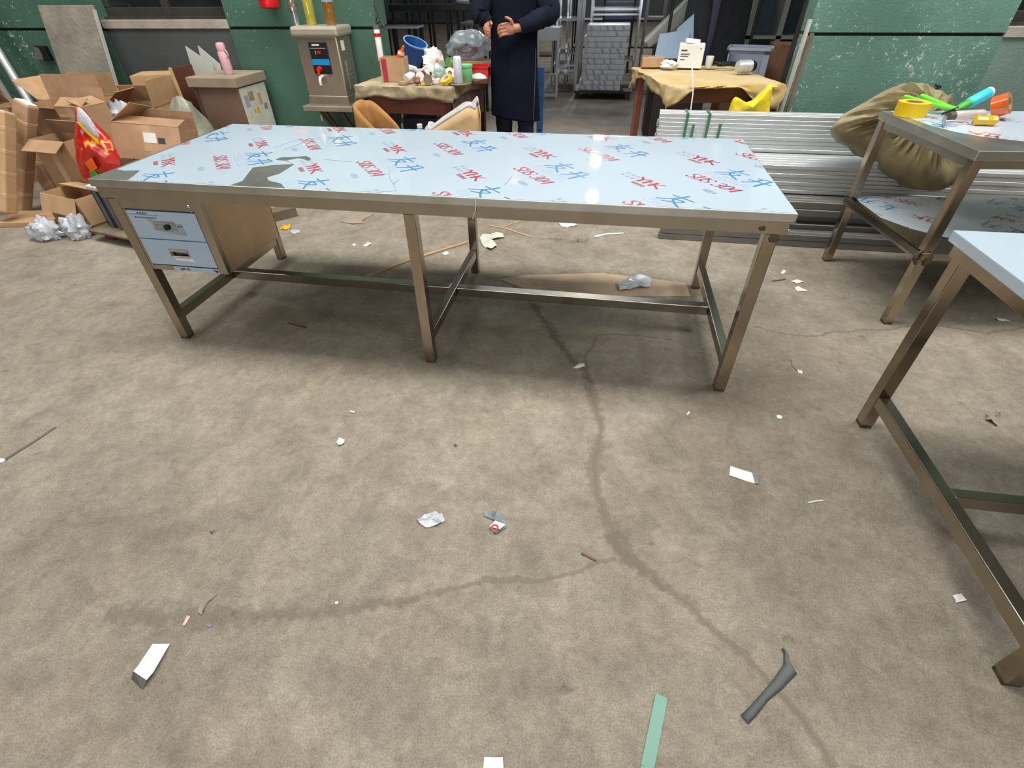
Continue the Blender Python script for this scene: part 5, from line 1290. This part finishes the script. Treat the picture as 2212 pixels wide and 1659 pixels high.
# right hand clutter
t = thing('white_board', 'pale board leaning diagonally among the dark clutter', 'board', (2.40, 4.62, .62))
build('board', MB().prism([(.06, .22), (.50, .52), (.50, .75), (0, .30)], .02, frame((0, 0, 0), (1, .1, 0), (0, .25, 1))), 'pale_board', t)
build('edge', MB().bar((.0, -.01, .27), (.48, .06, .72), .02, .02), 'white', t)
solo('dark_crate', 'dark brown wooden crate under the leaning pale board', 'crate', MB().b2(-.17, .22, -.16, .16, 0, .86), mat('dark brown board', (50, 38, 32), .8, var=.2), loc=(2.68, 4.75, 0), bevel=.006)
solo('folded_sheet', 'pale blue folded sheet standing behind the table', 'sheet', MB().prism([(0, 0), (.30, 0), (.30, .24), (.02, .20)], .01, frame((0, 0, 0), (1, 0, 0), (0, .2, 1))), 'shade_blue', loc=(2.50, 4.28, .78))
solo('folded_sheet', 'second pale blue sheet tilted against the first', 'sheet', MB().prism([(0, 0), (.18, .06), (.20, .30), (.04, .22)], .01, frame((0, 0, 0), (1, 0, .25), (-.2, .2, 1))), 'shade_blue', loc=(2.70, 4.34, .80))
solo('dark_crate', 'flat dark crate carrying the pale blue sheets', 'crate', MB().b2(-.14, .26, -.12, .12, 0, .775), mat('dark brown crate', (44, 36, 32), .8, var=.2), loc=(2.70, 4.33, 0), bevel=.006)
solo('brown_carton', 'shaded brown carton behind the white printed carton', 'box', MB().b2(-.15, .15, -.12, .12, 0, .88), 'card3', loc=(2.92, 5.6, 0), bevel=.004)
solo('garment', 'dark grey jacket hanging from a hook', 'jacket', MB().pillow([(-.10, .35), (.0, .40), (.10, .36), (.13, .0), (.12, -.35), (.0, -.42), (-.11, -.36), (-.13, .0)], .06, frame((0, 0, 0), (1, 0, 0), (0, .1, 1)), 4, .25, 8, 4), mat('dark grey cloth', (52, 56, 60), .9, var=.2), loc=(2.88, 4.53, 1.08), smooth=True)
solo('garment', 'black coat hanging beside the dark grey jacket', 'coat', MB().pillow([(-.14, .45), (.0, .50), (.14, .44), (.15, .0), (.14, -.55), (.0, -.62), (-.18, -.5), (-.15, .0)], .07, frame((0, 0, 0), (1, 0, 0), (0, .1, 1)), 6, .25, 8, 4), 'black_cloth', loc=(3.21, 4.45, 1.02), smooth=True)
solo('grey_sheet', 'lavender grey sheet standing between the two hanging garments', 'sheet', MB().b2(-.09, .09, -.005, .005, 0, 1.25), 'lavender', loc=(3.03, 4.64, 0))
solo('coat_rail', 'steel rail carrying the hanging garments', 'rail', MB().cyl((2.6, 4.52, 1.62), (3.45, 4.52, 1.62), .015, .015, 12).cyl((2.62, 4.52, 0), (2.62, 4.52, 1.62), .015, .015, 12).cyl((3.43, 4.52, 0), (3.43, 4.52, 1.62), .015, .015, 12), 'dark_steel')
t = thing('storage_shelf', 'pale grey wooden shelf unit beside the hanging garments', 'shelf', (3.75, 5.0, 0))
for x in (-.32, -.02, .30): build('upright', MB().b2(x, x+.05, -.2, .2, 0, 1.9), 'pale_board', t)
for zz in (.45, .90, 1.45): build('shelf_board', MB().b2(-.32, .35, -.2, .2, zz, zz+.03), 'pale_board', t)
build('back_panel', MB().b2(-.32, .35, .2, .21, 0, 1.9), mat('blue grey panel', (96, 116, 128), .7), t)
solo('wall_panel', 'large pale blue panel standing beyond the shelf unit', 'panel', MB().b2(-.6, .6, -.02, .02, 0, 1.9), 'shade_blue', loc=(4.45, 5.5, 0))
carton('brown cardboard box stacked on a larger one beside the shelf unit', (3.80, 4.45, .60), radians(-4), (.34, .26, .30), 'card3', None)
carton('large brown cardboard box carrying a smaller one beside the shelf unit', (3.80, 4.45, .0), radians(2), (.38, .30, .598), 'card3', None)
t = thing('plastic_crate', 'grey translucent plastic crate behind the wooden table', 'crate', (3.36, 4.10, .55), radians(-14))
b = MB()
for (x0, x1, y0, y1, za, zb_) in ((-.18, .18, -.13, .13, 0, .01), (-.18, .18, -.13, -.12, 0, .08), (-.18, .18, .12, .13, 0, .34), (-.18, -.17, -.13, .13, 0, .34), (.13, .18, -.13, .13, 0, .34), (-.18, .18, -.13, -.12, .30, .34)): b.b2(x0, x1, y0, y1, za, zb_)
build('crate_body', b, 'grey_plastic', t)
build('rim', MB().b2(-.20, .20, -.15, -.13, .33, .35).b2(-.20, .20, .13, .15, .33, .35).b2(-.20, -.18, -.15, .15, .33, .35).b2(.18, .20, -.15, .15, .33, .35), 'grey_plastic', t)
carton('low brown carton under the grey plastic crate', (3.36, 4.10, 0), radians(-14), (.40, .30, .548), 'card3', None)
for i, (x, y, s_, sd) in enumerate(((2.84, 4.00, .12, 3), (2.86, 3.42, .11, 6))):
    solo('rubbish_sack', ('dull grey rubbish sack under the wooden table', 'black rubbish sack beside the dull grey one')[i], 'sack', MB().blob((0, 0, .16), (s_*1.3, s_, .20), sd, .3, 2, 24, 0), ('grey_sack', 'black_cloth')[i], loc=(x, y, 0), smooth=True)
solo('rubbish_sack', 'crumpled pale plastic on the hall floor under the wooden table', 'sack', MB().blob((0, 0, .03), (.14, .08, .05), 8, .5, 2.4, 20, 0), 'plastic_bag', loc=(2.40, 4.2, 0), smooth=True)
# high bay lamps of the back hall (their reflections show in the table film)
for i, (x, y) in enumerate(((1.88, 12.27), (1.82, 15.69), (1.80, 19.42))):
    t = thing('high_bay_lamp', 'bulb shaped high bay lamp hanging from the back hall roof', 'lamp', (x, y, 5.0), 0, 'high bay lamps')
    build('diffuser', MB().lathe([(.03, -.22), (.11, -.20), (.16, -.15), (.18, -.09), (.17, -.03), (.15, .0), (.14, .02)], 28), 'lamp', t, smooth=True)
    build('housing', MB().lathe([(.15, .02), (.16, .03), (.10, .20), (.08, .30), (.02, .32)], 28), 'dark_steel', t, smooth=True)
    build('cord', MB().cyl((0, 0, .32), (0, 0, 2.0), .01, .01, 8), 'black', t)

# ================================================================== LITTER ON THE FLOOR
def scrap(name, label, px, m, h=.006, z=.0012, n=3, seed=1, cat_='scrap', th=.0012, group=None):
    P = [G(x, y) for x, y in px]; c = sum(P, Vector())/len(P)
    fine = []
    for i in range(len(P)):
        for k in range(n): fine.append(P[i].lerp(P[(i+1) % len(P)], k/n))
    vs = [(0, 0, z+h*.6)]
    N_ = len(fine)
    for r in (.5, 1.0):
        for i, p in enumerate(fine):
            q = (p-c)*r
            vs.append((q.x, q.y, z+h*abs(noise.noise(Vector((p.x*40+seed, p.y*40, r*3))))*1.6))
    fs = [(0, 1+i, 1+(i+1) % N_) for i in range(N_)]+[(1+i, 1+N_+i, 1+N_+(i+1) % N_, 1+(i+1) % N_) for i in range(N_)]
    return solo(name, label, cat_, MB().add(vs, fs), m, loc=(c.x, c.y, 0), solid=th, group=group)
def stick(name, label, px, w, h, m, cat_='stick', lift=0.):
    P = [G(x, y) for x, y in px]; c = P[0]; mb = MB()
    for i in range(len(P)-1):
        a, b = P[i]-c, P[i+1]-c; mb.bar((a.x, a.y, h/2+lift), (b.x, b.y, h/2+lift), w, h)
    return solo(name, label, cat_, mb, m, loc=(c.x, c.y, 0), bevel=0)
# shiny folded strip
P = [G(*q) for q in ((331, 1392), (368, 1392), (335, 1458), (303, 1443), (309, 1489), (285, 1466))]; c = P[2].copy()
t = thing('metal_strip', 'bent metal strip with white film and a shiny curled end', 'metal strip', (c.x, c.y, 0))
L_ = [p-c for p in P]
build('film_face', MB().add([(L_[0].x, L_[0].y, .003), (L_[1].x, L_[1].y, .003), (L_[2].x, L_[2].y, .013), (L_[3].x, L_[3].y, .013)], [(0, 1, 2, 3)]), 'white', t, solid=.0012)
build('bent_end', MB().add([(L_[3].x, L_[3].y, .013), (L_[2].x, L_[2].y, .013), ((L_[2].x+L_[4].x)/2, (L_[2].y+L_[4].y)/2, .014), ((L_[3].x+L_[5].x)/2, (L_[3].y+L_[5].y)/2, .014), (L_[4].x, L_[4].y, .003), (L_[5].x, L_[5].y, .003)], [(0, 1, 2, 3), (3, 2, 4, 5)]), 'steel_top', t, solid=.0012)
sc_ = scrap('paper_label', 'white label scrap with a shiny grey end on the open floor', [(1577, 1008), (1624, 1022), (1632, 1046), (1575, 1028)], 'paper', .004)
build('shiny_end', MB().add([(G(1624, 1022).x-sc_.location.x, G(1624, 1022).y-sc_.location.y, .004), (G(1640, 1024).x-sc_.location.x, G(1640, 1024).y-sc_.location.y, .006), (G(1638, 1047).x-sc_.location.x, G(1638, 1047).y-sc_.location.y, .005), (G(1630, 1046).x-sc_.location.x, G(1630, 1046).y-sc_.location.y, .003)], [(0, 1, 2, 3)]), 'galv_dk', sc_, solid=.001)
# rag strip
P = [G(*q) for q in ((1690, 1402), (1697, 1412), (1698, 1428), (1706, 1446), (1680, 1478), (1650, 1508), (1625, 1538), (1608, 1555))]; c = P[-1].copy(); W = (.006, .010, .012, .034, .026, .018, .020, .022)
vs = []; fs = []
for i, p in enumerate(P):
    d = (P[min(i+1, 7)]-P[max(i-1, 0)]).normalized(); s_ = Vector((-d.y, d.x, 0))*W[i]*.5
    for k, q in enumerate((-1, -.3, .3, 1)): v = p-c+s_*q; vs.append((v.x, v.y, .002+.007*(k in (1, 2))+.003*noise.noise(p*30)))
for i in range(7):
    for k in range(3): fs.append((i*4+k, i*4+k+1, i*4+k+5, i*4+k+4))
solo('rag_strip', 'twisted grey cloth strip lying along the crack', 'cloth strip', MB().add(vs, fs), 'stick', loc=(c.x, c.y, 0), solid=.002, smooth=True)
stick('plastic_strip', 'flat sea green plastic strip on the floor', [(1429, 1504), (1414, 1580), (1398, 1659), (1390, 1720)], .030, .003, 'teal_strip', 'plastic strip')
scrap('foil_scrap', 'crumpled clear foil scrap with white edges', [(902, 1125), (918, 1112), (940, 1108), (955, 1112), (962, 1126), (945, 1136), (920, 1141), (908, 1133)], 'plastic_bag', .014, seed=3)
s1 = scrap('label_scrap', 'curled grey and white label scrap with a red printed ring', [(1043, 1106), (1074, 1104), (1090, 1118), (1094, 1140), (1072, 1155), (1057, 1142), (1070, 1125), (1046, 1116)], mat('grey label', (120, 128, 130), .5, var=.2), .010, seed=5)
P = [G(*q)-s1.location for q in ((1070, 1131), (1092, 1139), (1080, 1149), (1058, 1143))]
build('white_face', MB().add([(p.x, p.y, .016) for p in P], [(0, 1, 2, 3)]), 'paper', s1, solid=.001)
q = G(1069, 1146)-s1.location
build('red_ring', MB().lathe([(.007, 0), (.013, 0), (.013, .001), (.007, .001), (.007, 0)], 20, Matrix.Translation((q.x, q.y, .0175)), caps=False), 'red_print', s1)
scrap('paper_scrap', 'torn white paper scrap beside the sea green strip', [(1046, 1636), (1086, 1637), (1088, 1662), (1044, 1662)], 'paper', .005, seed=7)
scrap('paper_scrap', 'small white square scrap near the right table rail', [(2057, 1287), (2076, 1283), (2087, 1298), (2064, 1303)], 'paper', .004, seed=8)
scrap('paper_scrap', 'small cream crumpled scrap on the open floor', [(726, 956), (734, 948), (745, 950), (744, 960), (732, 964)], 'paper', .012, seed=9)
t_ = stick('metal_sliver', 'dark narrow metal sliver with a white end', [(121, 923), (70, 957), (12, 993)], .012, .003, mat('dull grey sliver', (104, 102, 94), .5, .3), 'metal strip')
scrap('paper_scrap', 'white torn tip beside the dark metal sliver', [(-6, 1002), (2, 991), (14, 992), (8, 999)], 'paper', .005, seed=10)
scrap('paper_scrap', 'pale folded paper strip on the stained crack', [(446, 1288), (470, 1285), (447, 1305), (436, 1330), (428, 1322), (433, 1302)], 'cement', .006, seed=11)
scrap('paper_scrap', 'pinkish torn tape scrap beside the folded strip', [(395, 1352), (405, 1330), (412, 1333), (400, 1352)], mat('pinkish scrap', (196, 170, 156), .7), .003, seed=12)
scrap('paper_scrap', 'tiny blue grey chip on the stained crack', [(448, 1352), (456, 1346), (461, 1350), (453, 1357)], mat('blue grey chip', (120, 130, 142), .5), .004, seed=13)
stick('cable_tie_scrap', 'thin forked white plastic twig', [(1745, 1087), (1765, 1083), (1778, 1082)], .006, .004, 'pale_board', 'plastic twig')
t_ = MB().cyl((0, 0, 0), (0, 0, .004), .011, .011, 18)
solo('plastic_disc', 'white plastic disc on the open floor', 'disc', t_, 'white', loc=(G(1683, 902).x, G(1683, 902).y, .001))
solo('bottle_cap', 'tiny white disc in the long floor stain', 'disc', MB().cyl((0, 0, 0), (0, 0, .003), .005, .005, 14), 'white', loc=(G(728, 1303).x, G(728, 1303).y, .001))
for (a, b, l) in (((757, 890), (775, 894), 'cigarette butt on the open floor'), ((1484, 898), (1490, 889), 'cigarette butt near the long table leg')):
    A, B_ = G(*a), G(*b); d = (B_-A).normalized()*.022
    solo('cigarette_butt', l, 'cigarette butt', MB().cyl((0, 0, .004), (d.x, d.y, .004), .004, .004, 10), 'paper', loc=(A.x, A.y, 0))
scrap('leaf_scrap', 'curled grey sheet scrap under the right table', [(2130, 893), (2150, 888), (2160, 900), (2152, 922), (2128, 908)], 'cement', .02, seed=14)
# under and behind the long table
stick('wooden_strip', 'long thin wooden strip lying under the long table', [(790, 600), (880, 565), (1012, 524)], .022, .010, 'wood', 'wood strip')
stick('wooden_strip', 'splintered wooden strip behind the long table', [(1056, 488), (1090, 494), (1150, 514)], .014, .006, 'wood', 'wood strip')
stick('wooden_strip', 'thin pale splinter beside the splintered strip', [(1085, 491), (1125, 478)], .012, .005, 'wood', 'wood strip')
scrap('rag', 'crumpled off white rag behind the middle leg', [(1036, 515), (1046, 508), (1086, 505), (1089, 514), (1060, 516), (1074, 533), (1060, 542), (1042, 532)], 'cab_side', .02, seed=15, cat_='rag')
scrap('paper_scrap', 'crumpled white paper behind the long table', [(1206, 483), (1240, 483), (1247, 488), (1225, 492), (1212, 489)], 'paper', .015, seed=16)
stick('metal_rod', 'silver metal rod piece lying behind the long table', [(1284, 514), (1310, 508), (1347, 506)], .018, .010, 'galv', 'metal rod')
scrap('plastic_wrap', 'crumpled clear plastic wrap beyond the stretcher', [(1332, 615), (1360, 605), (1380, 598), (1406, 608), (1404, 622), (1370, 627), (1338, 630)], 'plastic_bag', .02, z=.008, seed=17, cat_='plastic wrap')
scrap('cardboard_scrap', 'flat dusty cardboard scrap behind the long table', [(735, 480), (770, 462), (808, 463), (782, 478), (786, 482), (762, 485)], mat('dusty cardboard', (150, 134, 116), .85), .006, seed=18, th=.004, cat_='cardboard')
scrap('orange_scrap', 'small orange plastic scrap beyond the drawer unit', [(604, 494), (614, 488), (628, 485), (627, 494), (616, 498)], mat('orange yellow plastic', (226, 160, 40), .5), .015, seed=19)
scrap('plastic_scrap', 'pale clear scrap beside the orange one', [(624, 501), (634, 496), (648, 497), (649, 503), (634, 506)], 'plastic_bag', .008, seed=20)
scrap('paper_scrap', 'white curled scrap under the long table', [(784, 531), (793, 526), (803, 526), (800, 530), (790, 533)], 'paper', .008, seed=21)
scrap('paper_scrap', 'tiny white scrap beside the curled one', [(761, 529), (766, 526), (770, 530), (765, 532)], 'paper', .006, seed=22)
scrap('paper_scrap', 'small white scrap near the wooden strip end', [(956, 547), (966, 543), (970, 550), (959, 552)], 'paper', .003, seed=23)
scrap('paper_scrap', 'white twig shaped scrap in the crack fork', [(1237, 796), (1250, 786), (1262, 786), (1264, 792), (1246, 797)], 'paper', .006, seed=24)
for i, (pp, l) in enumerate((([(1686, 592), (1690, 584), (1697, 586), (1694, 592)], 'white chip beside the long table corner leg'), ([(1716, 622), (1724, 620), (1746, 629), (1722, 630)], 'white sliver between the long table and the two-tier table'), ([(1708, 608), (1722, 604), (1738, 610), (1720, 613)], 'pale crumpled scrap near the white sliver'), ([(2150, 688), (2172, 690), (2182, 695), (2156, 694)], 'white stub near the two-tier table leg'), ([(1722, 800), (1732, 803), (1733, 808), (1724, 806)], 'white fragment with a thread in the open aisle'))):
    scrap('paper_scrap', l, pp, 'paper', .006, seed=30+i)
stick('thread', 'dark thread curling by the white fragment', [(1708, 778), (1712, 792), (1724, 803)], .004, .003, 'wood_old', 'thread')
stick('twig', 'small brown twig beside the white chip', [(1668, 608), (1684, 606), (1696, 604)], .008, .006, 'wood_old', 'twig')
stick('twig', 'dark twig lying in the shade of the long table', [(622, 698), (640, 703), (662, 708)], .006, .004, 'wood_dk', 'twig')
stick('twig', 'small dark twig beside the main crack', [(1256, 1196), (1288, 1212)], .006, .004, 'wood_dk', 'twig')
p = G(606, 475)
solo('timber_block', 'short timber block behind the drawer unit', 'timber', MB().b2(-.30, .06, -.05, .05, 0, .07), 'wood_old', loc=(p.x+.02, p.y+.08, 0), rz=radians(48), bevel=.003)
p = G(640, 488)
scrap('kraft_paper', 'thin brown kraft paper sheet lying beyond the stretcher', [(1078, 604), (1140, 594), (1300, 590), (1480, 612), (1492, 640), (1300, 640), (1150, 630)], mat('tan kraft sheet', (182, 160, 134), .8, var=.15), .003, .0006, 4, 40, 'paper')
# more small clutter on the reddish desk
cyl_thing('glass_jar', 'small grey jar beside the small tan box', onY(884, 2.96), [(.03, 0), (.034, .005), (.034, .06), (.03, .062), (.03, .075)], 'grey_plastic', 'white', .06)
carton('tiny white carton behind the steel channel', onY(905, 2.96), radians(20), (.06, .05, .06), 'white', None, tape=False)
solo('crumpled_paper', 'crumpled brown paper ball at the desk front', 'paper', MB().blob((0, 0, .03), (.028, .022, .025), 61, .5, 2.8, 18, 0), 'card3', loc=onY(897, 2.57), smooth=True)
solo('crumpled_paper', 'crumpled pale rag beside the mint cup', 'rag', MB().blob((0, 0, .03), (.06, .04, .035), 63, .5, 2.8, 18, 0), 'cloth', loc=onY(978, 2.98), smooth=True)
cyl_thing('tape_roll', 'thin brown tape roll lying beside the small tan box', onY(866, 2.60), [(.02, 0), (.038, 0), (.038, .018), (.02, .018)], 'card')
solo('wooden_wedge', 'dark wooden wedge at the desk right edge', 'wedge', MB().prism([(0, 0), (.12, 0), (.12, .03), (0, .012)], .04, frame((0, 0, 0), (1, 0, 0), (0, 0, 1))), 'wood_dk', loc=onY(1022, 2.74))
cyl_thing('glue_bottle', 'small white glue bottle with orange tip behind the tape rolls', onY(944, 3.04)+Vector((0, .0, 0)), [(.022, 0), (.024, .004), (.024, .08), (.010, .095), (.010, .097), (.006, .12)], 'white', 'orange', .097)
solo('work_glove', 'folded white work glove on the desk corner', 'glove', MB().blob((0, 0, .02), (.07, .04, .025), 67, .4, 2.4, 18, 0), 'paper', loc=onY(1030, 2.86), smooth=True)
